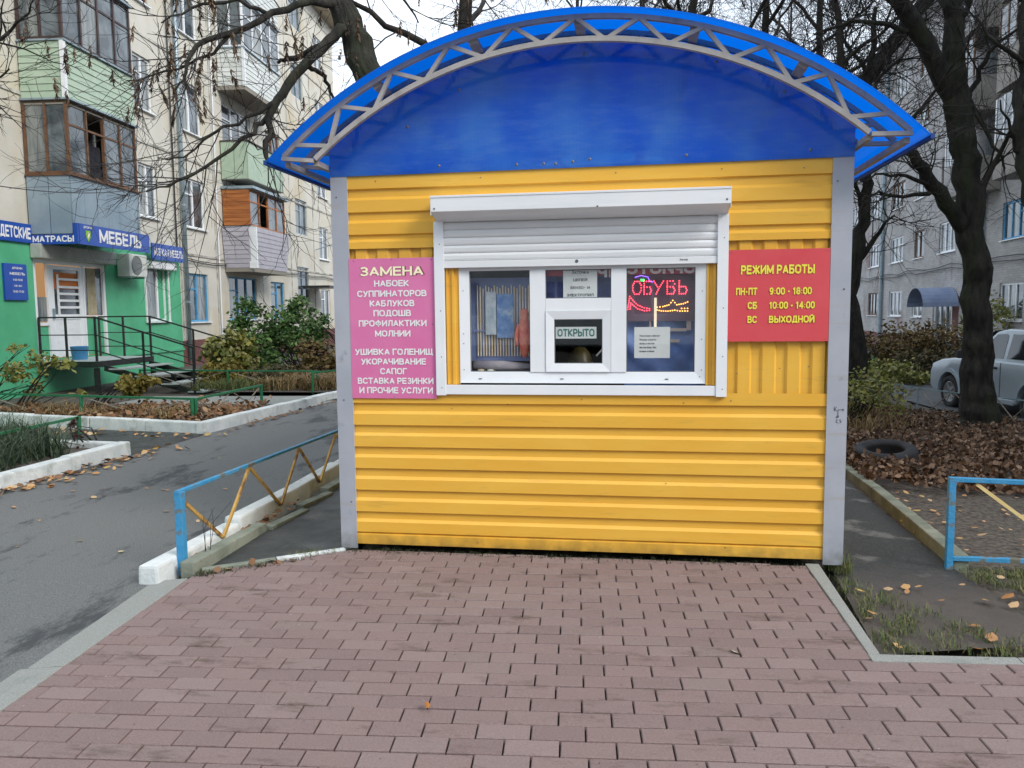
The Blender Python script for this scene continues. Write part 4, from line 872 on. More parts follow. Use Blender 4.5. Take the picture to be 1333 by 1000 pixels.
dots(along([(-.030, 1.498), (-.018, 1.575), (.0, 1.552), (.03, 1.522), (.07, 1.505), (.10, 1.50)], 0.0135)+along([(-.015, 1.50), (-.012, 1.535), (.03, 1.50), (.07, 1.488), (.10, 1.49)], 0.0135), M_lampr, 'lamp_outline')
dots(along([(.145, 1.508), (.18, 1.512), (.215, 1.522), (.238, 1.548), (.262, 1.522), (.30, 1.528), (.325, 1.538)], 0.0145)+along([(.145, 1.492), (.17, 1.486), (.21, 1.484), (.25, 1.49), (.28, 1.484), (.325, 1.484), (.325, 1.50), (.29, 1.50)], 0.0145), M_lampa, 'lamp_outline')
dots(along([(.015, 1.69), (.05, 1.70), (.09, 1.69), (.10, 1.665), (.115, 1.66)], .008), M_lampb, 'lamp_outline', .0026)
dots([(.05+a, 1.668+b) for a in (0, .008, .016) for b in (0, .008)], M_lampg, 'lamp_outline', .0028)
# display behind the left pane; gold ribs partly stand for a reflected yellow fence
M_gold = mat('gold_ribs_and_fence_reflection', srgb('#dcc48c'), srgb('#f2e8cf'), 9, .35); M_navy = mat('navy_board', srgb('#6878a6'), srgb('#8090bb'), 4, .6)
BD = MB().box(-1.03, FY+.125, 1.185, -.53, FY+.135, 1.70).build('display_board', M_navy); top(BD, 'navy display board behind the left pane, its gold ribs partly a reflected fence', 'display')
for i in range(23):
    x = -.955+i*.0178; z1 = 1.655-.01*(i % 3)
    MB().tube([(x, FY+.118, 1.215), (x, FY+.118, z1)], .0042, 6).build('rib_and_reflected_fence', M_gold, BD)
MB().box(-.98, FY+.106, 1.372, -.58, FY+.110, 1.380).build('crossbar', M_navy, BD)
M_pp = mat('faded_print', srgb('#b9c3c8'), srgb('#8ea2ad'), 22, .7); M_pp2 = mat('blue_print', srgb('#3f6da8'), srgb('#7d9cc0'), 18, .7, dirt=srgb('#c9c9b8'), dscale=9)
top(MB().box(-.900, FY+.096, 1.35, -.835, FY+.098, 1.615).build('price_list', M_pp), 'pale printed price list on the ribbed board', 'notice')
top(MB().box(-.830, FY+.096, 1.33, -.725, FY+.098, 1.60).build('poster', M_pp2), 'blue printed poster beside the price list on the ribbed board', 'poster')
M_redrefl = mat('red_figure_reflection', srgb('#c2503f'), srgb('#e08a72'), 12, .8, .6, 20)
b = MB(); b.lathe((-.655, FY+.072, 1.21), [(.010, .0), (.026, .03), (.034, .09), (.040, .15), (.036, .20), (.022, .245), (.028, .27), (.018, .295), (.0, .30)], 12)  # solid shape standing in for a person in red reflected in the glass
CT = b.build('reflected_figure', M_redrefl, smooth=True); top(CT, 'small red figure standing in for a person reflected in the left pane', 'reflected person')
MB().tube([(-.690, FY+.07, 1.41), (-.705, FY+.06, 1.34), (-.70, FY+.05, 1.28)], [.012, .013, .010], 8).build('reflected_sleeve', M_redrefl, CT, smooth=True)
MB().tube([(-.62, FY+.07, 1.41), (-.612, FY+.06, 1.34), (-.618, FY+.05, 1.29)], [.012, .013, .010], 8).build('reflected_sleeve', M_redrefl, CT, smooth=True)
M_shelf = mat('grey_shelf', srgb('#8b8590'), srgb('#a7a0a2'), 5, .7)
top(MB().box(-1.04, FY+.06, 1.088, -.53, FY+.30, 1.100).build('shelf', M_shelf), 'wide grey window shelf inside behind the left pane', 'shelf')
b = MB(); b.tube([(-.975, FY+.085, 1.165), (-.8, FY+.08, 1.160), (-.62, FY+.085, 1.150)], [.026, .030, .020], 10); top(b.build('rolled_cloth', M_shelf, smooth=True), 'grey rolled cloth lying along the shelf behind the left pane', 'cloth')
for x, c, l in ((-.930, '#b9ae8c', 'tan round tin on the shelf behind the left pane'), (-.868, '#cfd0bf', 'pale round tin beside the tan tin on the shelf')):
    top(MB().lathe((x, FY+.085, 1.101), [(0, 0), (.026, .002), (.028, .02), (.024, .036), (0, .04)], 14).build('tin', mat('tin_'+c[1:], srgb(c), rough=.5), smooth=True), l, 'tin')
# things seen through the hatch
b = MB(); b.lathe((-.33, FY+.30, 1.05), [(.09, 0), (.085, .10), (.06, .18), (.03, .21), (0, .215)], 14); top(b.build('machine_head', mat('olive_metal', srgb('#4d4526'), srgb('#6b6138'), 10, .4), smooth=True), 'olive sewing machine head seen through the small hatch pane', 'sewing machine')
b = MB(); b.bar((-.22, FY+.14, 1.215), (-.175, FY+.14, 1.265), .014, .01); top(b.build('brush', M_paper), 'small white brush leaning inside the hatch', 'brush')
top(MB().box(-.60, FY+.35, .98, .0, FY+.70, 1.04).build('workbench', mat('worktop', srgb('#4f3f2c'), rough=.7)), 'brown workbench inside the kiosk below the hatch', 'bench')
# pale folding stand behind the right pane
M_tube = mat('pale_tube', srgb('#c9b9a8'), rough=.4)
ST = thing('display_stand', (.16, FY+.2, 1.0), 'pale tubular display stand behind the right pane', 'stand')
LT = MB().tube([(.135, FY+.112, 1.30), (.135, FY+.112, 1.565)], .008, 10).build('reflected_tube_glow', emit('tube_reflection_glow', (1, .86, .62), .9), smooth=True); top(LT, 'glowing upright tube added behind the right pane in place of a reflection', 'reflection')  # added glow in place of a tube reflected in the glass; brightens the interior
for a, b_, w in (((.105, 1.30), (.105, 1.55), .012), ((.335, 1.37), (.335, 1.57), .026)): MB().bar((a[0], FY+.145, a[1]), (b_[0], FY+.145, b_[1]), w, .012).build('upright', M_tube, ST)
for x0_, x1_, z in ((.15, .32, 1.372), (.20, .28, 1.305)): MB().box(x0_, FY+.140, z-.009, x1_, FY+.152, z+.009).build('crossbar', M_tube, ST)

# ------------------------------------------------------------------ rails and fences
def rail_thing(label, cat, group, loc): return thing('railing', loc, label, cat, group)
LR = rail_thing('blue rail with yellow zigzag braces along the whitewashed kerb', 'railing', None, (-2.645, 4.29, -.05))
MB().box(-2.672, 4.265, -.06, -2.626, 4.311, .452).build('post', M_bfence, LR, bev=.004)
MB().box(-2.672, 8.30, -.06, -2.622, 8.35, .39).build('post', M_bfence, LR, bev=.004)
MB().bar((-2.650, 4.262, .452), (-2.70, 8.36, .385), .028, .022).build('top_rail', M_bfence, LR, bev=.004)
zg = [(4.32, .40), (4.794, .03), (5.194, .415), (5.669, .03), (6.042, .40), (6.445, .04), (6.851, .39), (7.30, .03), (7.72, .385), (8.2, .03)]
for p, q in zip(zg[:-1], zg[1:]): MB().bar((-2.662, p[0], p[1]), (-2.668, q[0], q[1]), .020, .016, up=(1, 0, 0)).build('brace', M_yrail, LR)
RR_ = rail_thing('blue rail frame with a pale yellow diagonal beside the dirt yard', 'railing', None, (1.87, 4.96, -.05))
MB().box(1.846, 4.94, -.08, 1.884, 4.975, .478).build('post', M_bfence, RR_, bev=.003)
MB().box(3.42, 4.94, -.08, 3.458, 4.975, .46).build('post', M_bfence, RR_, bev=.003)
MB().bar((1.846, 4.957, .482), (3.46, 4.957, .440), .036, .026).build('top_rail', M_bfence, RR_, bev=.003)
MB().bar((1.884, 4.957, .006), (3.42, 4.957, -.006), .034, .026).build('bottom_rail', M_bfence, RR_, bev=.003)
MB().bar((2.00, 4.957, .455), (2.56, 4.957, .03), .020, .016, up=(0, 1, 0)).build('brace', M_yrail2, RR_)
MB().bar((3.30, 4.957, .43), (2.72, 4.957, .03), .020, .016, up=(0, 1, 0)).build('brace', M_yrail2, RR_)
def low_fence(pts, h, label, group, mf, mb, step=1.9, zf=lambda x, y: .04, braces=2, w=.045):
    T = thing('low_fence', (pts[0][0], pts[0][1], zf(*pts[0])), label, 'fence', group)
    for p, q in zip(pts[:-1], pts[1:]):
        a, b = Vector((*p, 0)), Vector((*q, 0)); L = (b-a).length; n = max(1, round(L/step)); d = (b-a)/L
        P = [a+d*(L*i/n) for i in range(n+1)]
        for i, v in enumerate(P):
            z = zf(v.x, v.y)
            if i < n or q == pts[-1]: MB().tube([(v.x, v.y, z-.1), (v.x, v.y, z+h+.015)], w*.55, 8).build('post', mf, T)
            if i < n:
                v2 = P[i+1]; z2 = zf(v2.x, v2.y); MB().bar((v.x, v.y, z+h), (v2.x, v2.y, z2+h), w*.8, w*.6).build('top_rail', mf, T)
                for k in range(braces):
                    f0, f1 = k/braces, (k+1)/braces; g = lambda f, hh: v+(v2-v)*f+Vector((0, 0, lerp(z, z2, f)+hh))
                    fm = (f0+f1)/2
                    MB().bar(g(f0+.03, h-.02), g(fm+.12/braces, .02), .014, .012).build('brace', mb, T)
                    MB().bar(g(fm-.12/braces, .02), g(f1-.03, h-.02), .014, .012).build('brace', mb, T)
    return T
zb_ = lambda x, y: .03
low_fence([(-6.30, 8.25), (-6.24, 6.3), (-6.2, 4.4)], .29, 'low green fence with crossed braces round the long grass bed', 'low fences', M_gfence, M_pfence, 1.95, zb_, 2)
low_fence([(-9.7, 10.6), (-7.85, 10.35), (-5.97, 10.08)], .30, 'low green fence along the near edge of the brown leaf bed', 'low fences', M_gfence, M_pfence, 1.9, zb_, 1)
low_fence([(-5.95, 10.14), (-5.97, 12.15)], .29, 'short green fence section beside the white kerb and leaf bed', 'low fences', M_gfence, M_pfence, 2.0, zb_, 2)
low_fence([(-5.78, 13.8), (-5.1, 15.6), (-5.0, 17.6)], .36, 'low green fence beyond the concrete path in front of the shrubs', 'low fences', M_gfence, M_pfence, 1.9, zb_, 1)
low_fence([(-9.6, 14.4), (-7.7, 14.3), (-5.85, 14.2)], .36, 'dark green fence standing behind the concrete path below the bushes', 'low fences', M_gfence, M_pfence, 1.9, zb_, 1)
low_fence([(5.35, 20.0), (5.75, 17.2), (6.12, 14.6), (6.40, 12.6), (6.7, 10.4)], .42, 'pale blue tube fence between the leaf yard and the parked car', None, M_lfence, M_pfence, 2.4, H, 2, .03)

# ------------------------------------------------------------------ old tyre
def tyre(b, c, R_, w, k=28, axis='Y', rimr=.62):
    prof = [(R_*rimr, -w*.42), (R_*.80, -w*.5), (R_*.95, -w*.44), (R_, -w*.30), (R_, w*.30), (R_*.95, w*.44), (R_*.80, w*.5), (R_*rimr, w*.42), (R_*(rimr-.02), w*.25), (R_*(rimr+.05), 0), (R_*(rimr-.02), -w*.25), (R_*rimr, -w*.42)]
    b.lathe(c, prof, k, axis); return b
tz = H(2.6, 8.75)+.10
TY = tyre(MB(), (0, 0, 0), .31, .19, 32, 'Z').build('old_tyre', M_rubber, smooth=True); TY.location = (2.63, 8.75, tz); TY.rotation_euler = (R(8), R(-4), 0)
top(TY, 'worn black tyre lying half buried in the fallen leaves', 'tyre')

# ------------------------------------------------------------------ left building
P0 = Vector((-12.125, 20.56, 0)); LD = Vector((-.07846, .99692, 0)); LN = Vector((.99692, .07846, 0))
def LB(s, off, z): p = P0+LD*s+LN*off; return (p.x, p.y, z)
def fL(x, y, z): return LB(x, y, z)       # local frame: x along the facade, y out of it
LBD = thing('apartment_block', LB(0, 0, 0), 'pale panel apartment block with a green furniture shop on its ground floor', 'building')
def holes_wall(s0, s1, z0, z1, holes, off, fr, depth=.16, reveal=True):
    xs = sorted({s0, s1}|{h[0] for h in holes}|{h[1] for h in holes}); zs = sorted({z0, z1}|{h[2] for h in holes}|{h[3] for h in holes})
    m = MB()
    for a, b in zip(xs[:-1], xs[1:]):
        for c, d in zip(zs[:-1], zs[1:]):
            cx, cz = (a+b)/2, (c+d)/2
            if any(h[0] < cx < h[1] and h[2] < cz < h[3] for h in holes): continue
            m.add([fr(a, off, c), fr(b, off, c), fr(b, off, d), fr(a, off, d)], [(0, 1, 2, 3)])
    for h in holes:
        a, b, c, d = h[:4]
        for P in (((a, c), (b, c)), ((b, c), (b, d)), ((b, d), (a, d)), ((a, d), (a, c))):
            (p, q), (r, t) = P; m.add([fr(p, off, q), fr(r, off, t), fr(r, off-depth, t), fr(p, off-depth, q)], [(0, 1, 2, 3)])
    return m
def window(a, b, c, d, off, fr, parent, mf, mp, lites=2, sill=True, transom=None, w=.055, sillm=None, label=None):
    y = off-.10
    m = MB(); m.box(a+.001, y, c+.001, b-.001, y+.05, c+w, fr); m.box(a+.001, y, d-w, b-.001, y+.05, d-.001, fr); m.box(a+.001, y, c+w+.001, a+w, y+.05, d-w-.001, fr); m.box(b-w, y, c+w+.001, b-.001, y+.05, d-w-.001, fr)
    W_ = m.build('window', mf, parent, label)
    xs = [a+w+(b-a-2*w)*i/lites for i in range(lites+1)] if isinstance(lites, int) else [a+w]+[lerp(a, b, t) for t in lites]+[b-w]
    for x in xs[1:-1]: MB().box(x-.035, y+.002, c+w+.001, x+.035, y+.055, d-w-.001, fr).build('mullion', mf, W_)
    for i in range(len(xs)-1):
        x0_, x1_ = xs[i]+(.035 if i else 0), xs[i+1]-(.035 if i < len(xs)-2 else 0)
        MB().box(x0_, y+.01, c+w, x1_, y+.02, d-w, fr).build('pane', mp[(i+int(abs(a*7+c*3))) % len(mp)], W_)
        if transom and i in transom: z = lerp(c, d, .68); MB().box(x0_+.001, y+.004, z-.02, x1_-.001, y+.05, z+.02, fr).build('transom', mf, W_)
    if sill: MB().box(a-.05, off-.09, c-.035, b+.05, off+.07, c-.002, fr).build('sill', sillm or M_white2, W_)
    return W_
MP = [M_glassd, M_glassc, M_glassd]
Hh = []; Wn = []
cols = [(-2.30, -1.43, 1.28, 1.30, M_white, (0.5,)), (-.06, 1.24, 1.25, 1.35, M_white, None), (2.66, 4.86, 1.27, 1.35, M_white, None), (6.15, 7.5, 1.27, 1.30, M_white, None),
        (9.0, 10.35, 1.9, 1.35, M_galv, None), (11.85, 13.15, 1.1, 1.35, M_white, None), (-6.2, -4.2, 1.3, 1.35, M_white, None), (-9.6, -8.3, 1.3, 1.35, M_white, None), (-12.6, -11.0, 1.3, 1.35, M_white, None)]
for ci, (a, b, c, hgt, mf, _) in enumerate(cols):
    for k in range(5):
        z = c+2.615*k
        if k == 0 and b < 0: continue
        Hh.append((a, b, z, z+hgt)); Wn.append((a, b, z, z+hgt, ci, k))
holes_wall(-20, -.48, 3.16, 14.0, [h for h in Hh if h[1] < 0], 0, fL).build('facade_wall', M_panel, LBD, recalc=False)
holes_wall(-.48, 14.6, .75, 14.0, [h for h in Hh if h[0] > -.4], 0, fL).build('facade_wall', M_panel, LBD, recalc=False)
m = MB(); m.box(-.47, -.05, -.2, 14.6, .03, .75, fL); m.build('plinth', M_plinth, LBD)
m = MB(); m.box(-20, -12, -.2, 14.6, -.165, 14.0, fL); m.build('building_core', M_panel, LBD)
m = MB(); m.box(-20.4, -12.3, 14.0, 15.0, .55, 14.12, fL); m.build('roof_slab', mat('eave_slab', srgb('#b9ac97'), srgb('#a79a86'), 2, .9), LBD)
shop = [(-2.28, -1.22, 1.30, 2.68), (-6.42, -3.98, .60, 2.86)]
holes_wall(-20, -.48, -.2, 3.16, shop, .02, fL, .22).build('ground_floor_wall', M_green, LBD, recalc=False)
MB().box(-20, .021, .50, -.48, .06, .56, fL).build('base_band', M_green, LBD)
for (a, b, z0, z1, ci, k) in Wn:
    mf = M_bluefr if (k == 0 and ci in (1, 2, 3)) else (M_brfr if (ci, k) in ((0, 3), (3, 2), (2, 3)) else cols[ci][4])
    window(a, b, z0, z1, 0, fL, LBD, mf, MP, 2 if (b-a) < 1.5 else 3, transom=(0,), sill=ci != 4)
# panel joints
for s in (1.86, 5.45, 8.35, 11.1, -.36, -3.2, -7.35, -10.3):
    MB().box(s-.035, .002, 3.2 if s < -.4 else .8, s+.035, .012, 14, fL).build('panel_joint', M_seam, LBD)
for z in (3.06+.05, 5.72, 8.33, 10.95, 13.5):
    MB().box(-20 if z > 3.5 else -.4, .013, z-.03, 14.6, .024, z+.03, fL).build('panel_joint', M_seam, LBD)
MB().tube([LB(-.25, .10, .2), LB(-.25, .10, 13.9)], .055, 10).build('drainpipe', M_galv, LBD, smooth=True)
for z in (1.8, 4.4, 7.0, 9.6): MB().lathe(LB(-.25, .10, z), [(.055, -.03), (.066, -.028), (.066, .028), (.055, .03)], 12).build('pipe_collar', M_galv, LBD)
MB().tube([LB(-.62, .05, 3.2), LB(-.62, .05, 13.9)], .022, 6).build('cable', M_black, LBD)
MB().tube([LB(1.95, .05, .8), LB(1.95, .05, 13.9)], .022, 6).build('cable', M_white, LBD)
for o_ in (0, .05): MB().tube([LB(lerp(-.2, 14, i/16), .06+o_*.3, 3.0-.06*abs(math.sin(i*.9))-o_) for i in range(17)], .014, 5).build('cable', M_black, LBD)
MB().box(9.3, .03, 2.45, 11.6, 1.15, 2.52, fL).build('entrance_canopy', M_black, LBD)
MB().tube([LB(11.3, .02, 4.05), LB(11.3, .35, 4.15), LB(11.3, .95, 4.32)], .02, 6).build('lamp_arm', M_galv, LBD)
MB().box(11.24, .9, 4.28, 11.36, 1.25, 4.36, fL).build('lamp_head', M_acw, LBD, bev=.01)
# shop front: door frame, door, window, shutters
y = -.06
SD = MB().box(-6.42, y, .60, -6.34, y+.07, 2.60, fL).box(-4.06, y, .60, -3.98, y+.07, 2.60, fL).box(-6.34, y, 2.52, -4.06, y+.07, 2.60, fL).build('shop_front', M_white, LBD)
MB().box(-6.40, -.16, .60, -4.0, -.15, 2.6, fL).build('lit_interior', M_int, SD)
for a_ in ((-6.34, 1.28, -5.981, 1.34, .06), (-5.98, .60, -5.91, 2.52, .06), (-6.34, .60, -5.981, .66, .04), (-4.80, .60, -4.74, 2.52, .06), (-4.739, 1.42, -4.06, 1.47, .05)): MB().box(a_[0], y, a_[1], a_[2], y+a_[4], a_[3], fL).build('glazing_bar', M_white, SD)
m = MB(); m.box(-6.30, y+.02, 1.36, -6.0, y+.03, 1.85, fL); m.build('glass_pane', M_glassc, SD)
MB().box(-6.33, y+.012, .67, -5.99, y+.024, 1.27, fL).build('kick_panel', M_green, SD)
MB().box(-4.73, y+.012, .62, -4.07, y+.024, 1.41, fL).build('kick_panel', M_green, SD)
MB().box(-4.73, y+.012, 1.48, -4.07, y+.024, 2.51, fL).build('glass_pane', M_glassd, SD)
MB().box(-4.62, y+.026, 1.48, -4.30, y+.034, 2.50, fL).build('curtain', mat('cream_curtain', srgb('#b7ab8f'), srgb('#9f9478'), 6, .9), SD)
DR = MB().box(-5.90, y+.005, .62, -5.78, y+.055, 2.50, fL).box(-4.93, y+.005, .62, -4.81, y+.055, 2.50, fL).box(-5.78, y+.005, 1.40, -4.93, y+.055, 1.50, fL).box(-5.78, y+.005, 2.42, -4.93, y+.055, 2.50, fL).build('shop_door', M_white, LBD)
MB().box(-5.78, y+.015, .62, -4.93, y+.04, 1.40, fL).build('door_panel', M_white2, DR)
MB().box(-5.78, y+.02, 1.50, -4.93, y+.03, 2.42, fL).build('door_glass', M_glassd, DR)
MB().box(-5.74, y+.034, 2.02, -4.97, y+.038, 2.36, fL).build('poster', M_orange, DR)
for z in (1.62, 1.76, 1.90, 2.04, 2.20): MB().box(-5.66, y+.06, z, -4.98, y+.075, z+.05, fL).build('grille_bar', M_white2, DR)
for x in (-5.70, -4.98): MB().box(x, y+.058, 1.45, x+.05, y+.078, 2.32, fL).build('grille_bar', M_white2, DR)
MB().box(-5.88, y+.058, 1.40, -5.85, y+.10, 1.62, fL).build('door_handle', M_galv, DR)
SBx = MB().box(-6.50, .03, 2.60, -3.90, .26, 2.88, fL).build('shutter_box', mat('grey_shutter_box', srgb('#a3a79f'), srgb('#b4b7af'), 3, .6), LBD, bev=.02)
window(-2.28, -1.22, 1.30, 2.68, .02, fL, LBD, M_white, [M_glassc, M_green], [.62], sillm=M_white2)
MB().box(-2.36, .03, 2.60, -1.10, .26, 2.80, fL).build('shutter_box', M_white2, LBD, bev=.03)
MB().box(-2.34, .025, 1.28, -2.29, .06, 2.60, fL).build('shutter_guide', M_white2, LBD); MB().box(-1.20, .025, 1.28, -1.15, .06, 2.60, fL).build('shutter_guide', M_white2, LBD)
# balconies
def siding(a, b, z0, z1, off, fr_, m, parent, n, flare=0):
    for i in range(n):
        za, zb2 = lerp(z0, z1, i/n), lerp(z0, z1, (i+1)/n)-.006
        oa, ob = off-flare*(1-i/n), off-flare*(1-(i+1)/n)
        MB().hexa([fr_(a, oa, za), fr_(b, oa, za), fr_(b, oa-.02, za), fr_(a, oa-.02, za), fr_(a, ob-.012, zb2), fr_(b, ob-.012, zb2), fr_(b, ob-.03, zb2), fr_(a, ob-.03, zb2)]).build('siding_board', m, parent)
def balcony(s0, s1, z, dep, mside, mfr, name, style='siding', nb=9, top_=1.08, gl=1.42, lites=5, flare=0, glazed=True, mend=None, openp=()):
    B = MB().box(s0, .02, z-.12, s1, dep, z, fL).build('balcony', mat('slab_'+name, srgb('#8f8a80'), rough=.9), LBD, label=name)
    end = lambda a, o, zz: LB(s0+(dep-o)*0+0, a, zz)
    def fe(a, o, zz): return LB(s0-(o-dep), a, zz)       # near end face: a = distance from the wall
    def ff(a, o, zz): return LB(a, o, zz)
    def fe2(a, o, zz): return LB(s1+(o-dep), a, zz)
    if style == 'siding':
        for fr_, a, b in ((ff, s0+.0, s1), (fe, .03, dep-.001)): siding(a, b, z+.001, z+top_, dep+.01+flare, fr_, mside if fr_ is ff else (mend or mside), B, nb, flare)
    else:
        k = max(1, round((s1-s0)/.42))
        for i in range(k): MB().box(lerp(s0, s1, i/k)+.004, dep-.012, z-.1, lerp(s0, s1, (i+1)/k)-.004, dep+.008, z+top_, fL).build('cladding_sheet', mside, B)
        for i in range(2): MB().box(s0-.008, lerp(.03, dep, i/2)+.004, z-.1, s0+.012, lerp(.03, dep-.014, (i+1)/2)-.004, z+top_, fL).build('cladding_sheet', mside, B)
    MB().box(s1-.02, .03, z, s1, dep-.014, z+top_, fL).build('end_panel', mside, B)
    MB().box(s0-.03, .02, z+top_+.002, s1+.03, dep+.05, z+top_+.035, fL).build('ledge', M_galv if style == 'siding' else mfr, B)
    if style == 'siding': MB().box(s0-.03, dep-.05, z-.02, s0+.05, dep+.03+flare, z+top_, fL).build('corner_strip', M_white2, B)
    if glazed:
        zl, zt = z+top_+.04, z+top_+gl; w = .05
        m = MB(); m.box(s0, dep-.05, zl, s1, dep, zl+w, fL); m.box(s0, dep-.05, zt-w, s1, dep, zt, fL); m.box(s0, .03, zl, s0+.05, dep-.051, zl+w, fL); m.box(s0, .03, zt-w, s0+.05, dep-.051, zt, fL)
        for i in range(lites+1): x = lerp(s0, s1-w, i/lites); m.box(x, dep-.055, zl+w+.001, x+w, dep+.005, zt-w-.001, fL)
        for i in range(2): yy = .03+i*(dep*.46); m.box(s0-.004, yy, zl+w+.001, s0+.05, yy+.05, zt-w-.001, fL)
        zt2 = lerp(zl, zt, .68); m.box(s0+.01, dep-.045, zt2-.02, s1-.01, dep-.005, zt2+.02, fL)
        m.build('glazing_frame', mfr, B)
        for i in range(lites):
            if i in openp: continue
            x = lerp(s0, s1-w, i/lites)+w+.001; MB().box(x, dep-.03, zl+w, lerp(s0, s1-w, (i+1)/lites)-.001, dep-.022, zt-w, fL).build('pane', MP[i % 3], B)
        for i in range(2): yy = .03+i*(dep*.46)+.051; MB().box(s0+.02, yy, zl+w, s0+.028, min(dep-.06, yy+dep*.40), zt-w, fL).build('pane', MP[(i+1) % 3], B)
        MB().box(s1-.05, .03, zl, s1-.04, dep-.06, zt, fL).build('pane', M_glassd, B)
        MB().box(s0-.04, .02, zt+.002, s1+.04, dep+.08, zt+.04, fL).build('cover', M_galv, B)
    return B
balcony(-6.46, -4.02, 3.16, .92, M_blgal, M_brfr, 'grey sheet balcony with brown window frames', 'sheet', top_=1.0, gl=1.42, lites=4, openp=(1,))
M_dkcloth = mat('dark_laundry', (.012, .014, .022), rough=.9)
LBAL = balcony(-6.46, -4.02, 5.62, .92, M_grnsid, M_dkfr, 'balcony clad in pale green siding', 'siding', 8, top_=1.05, gl=1.45, lites=4)
balcony(-6.46, -4.02, 8.25, .92, M_wsid, M_dkfr, 'upper balcony clad in white siding', 'siding', 8, lites=4)
balcony(2.42, 5.42, 2.86, .85, M_lilac, M_wood, 'balcony with flared lilac siding and board screen', 'siding', 9, top_=1.22, gl=1.12, lites=4, flare=.16, openp=(1,))
BW = bpy.data.objects.new('board_screen', None)
WS = MB().box(2.40, .03, 4.13, 2.42, .87, 5.20, fL).build('board_screen', M_wood, LBD)
for i in range(9): MB().box(2.375, .04, 4.13+i*.119, 2.397, .86, 4.13+i*.119+.112, fL).build('board', M_wood, WS)
MB().box(2.34, .02, 5.22, 5.5, 1.02, 5.30, fL).build('tin_roof', M_galv, LBD)
balcony(2.42, 5.42, 5.62, .85, M_grnsid, M_dkfr, 'open balcony with green sheets', 'sheet', top_=1.0, glazed=False)
balcony(2.42, 5.42, 8.25, .85, M_wsid, M_white, 'balcony clad in white siding', 'siding', 8, lites=4)
balcony(2.42, 5.42, 10.9, .85, M_wsid, M_white, 'topmost balcony clad in white siding', 'siding', 8, lites=4)
balcony(-6.46, -4.02, 10.9, .92, M_wsid, M_dkfr, 'topmost balcony on the near bay', 'siding', 8, lites=4)
# laundry on the balcony
b = MB(); nx, nz = 14, 10
b.add([LB(-5.72+.52*i/nx+.02*math.sin(j), .82+.03*math.sin(i*1.3), 4.28+.62*j/nz) for j in range(nz+1) for i in range(nx+1)], [(j*(nx+1)+i, j*(nx+1)+i+1, (j+1)*(nx+1)+i+1, (j+1)*(nx+1)+i) for j in range(nz) for i in range(nx)])
top(b.build('laundry', M_dkcloth, recalc=False), 'dark garment drying in the open window of the lower balcony', 'laundry')
# shop signs
def sign_on(s0, s1, off, z0, z1, label, end=False, group=None):
    o = MB().box(s0, off, z0, s1, off+.04, z1, fL).build('shop_sign', M_sgnb); top(o, label, 'sign', group); return o
ROTL = R(90)+math.atan2(.07846, .99692)
S1 = sign_on(-6.40, -3.80, .96, 2.86, 3.26, 'long blue shop sign reading МЕБЕЛЬ below the grey balcony')
text('МЕБЕЛЬ', 'lettering', M_ltw, S1, LB(-4.95, 1.004, 2.935), .27, ROTL, .03, 1.60)
cr = MB(); cr.poly([LB(-6.20, 1.003, 3.14), LB(-6.20, 1.003, 3.02), LB(-6.12, 1.003, 2.92), LB(-6.04, 1.003, 3.02), LB(-6.04, 1.003, 3.14)]); cr.build('shield_emblem', mat('lime_emblem', srgb('#8bc53f')), S1)
MB().poly([LB(-6.15, 1.006, 3.05), LB(-6.12, 1.006, 2.98), LB(-6.07, 1.006, 3.08), LB(-6.13, 1.006, 3.11)]).build('shield_emblem', M_ltc, S1)
text('ДРОКИН', 'lettering', M_ltw, S1, LB(-6.12, 1.004, 3.18), .045, ROTL, .01, .30)
S2 = MB().box(-6.46, .03, 2.86, -6.42, .999, 3.26, fL).build('shop_sign', M_sgnb); top(S2, 'blue sign reading МАТРАСЫ on the end of the sign box under the balcony', 'sign')
text('МАТРАСЫ', 'lettering', M_ltw, S2, LB(-6.464, .50, 2.90), .125, ROTL-R(90), .04, .84)
text('ДИЗАЙНЕР', 'lettering', mat('faded_blue_letters', srgb('#2f5fae')), S2, LB(-6.464, .50, 3.12), .07, ROTL-R(90), .03, .6)
S3 = sign_on(-13.0, -6.47, .03, 2.88, 3.24, 'blue sign board reading ДЕТСКИЕ on the green wall')
text('ДЕТСКИЕ', 'lettering', M_ltw, S3, LB(-6.92, .074, 2.95), .22, ROTL, .03, .84)
S4 = sign_on(-2.42, -.80, .28, 2.82, 3.22, 'small blue sign reading МЯГКАЯ МЕБЕЛЬ above the shop window')
text('МЯГКАЯ МЕБЕЛЬ', 'lettering', M_ltw, S4, LB(-1.60, .324, 2.92), .19, ROTL, .015, 1.46)
S5 = sign_on(-7.30, -6.68, .03, 1.78, 2.46, 'small blue plaque with opening hours beside the shop door')
for i, (s_, h_, w_) in enumerate((('ДРОКИН', .04, .28), ('МЕБЕЛЬ', .05, .42), ('9:00-19:00', .04, .26), ('СБ-ВС', .035, .22), ('10:00-17:00', .04, .30))): text(s_, 'lettering', M_ltw, S5, LB(-6.95, .074, 2.36-i*.11), h_, ROTL, .02, w_)
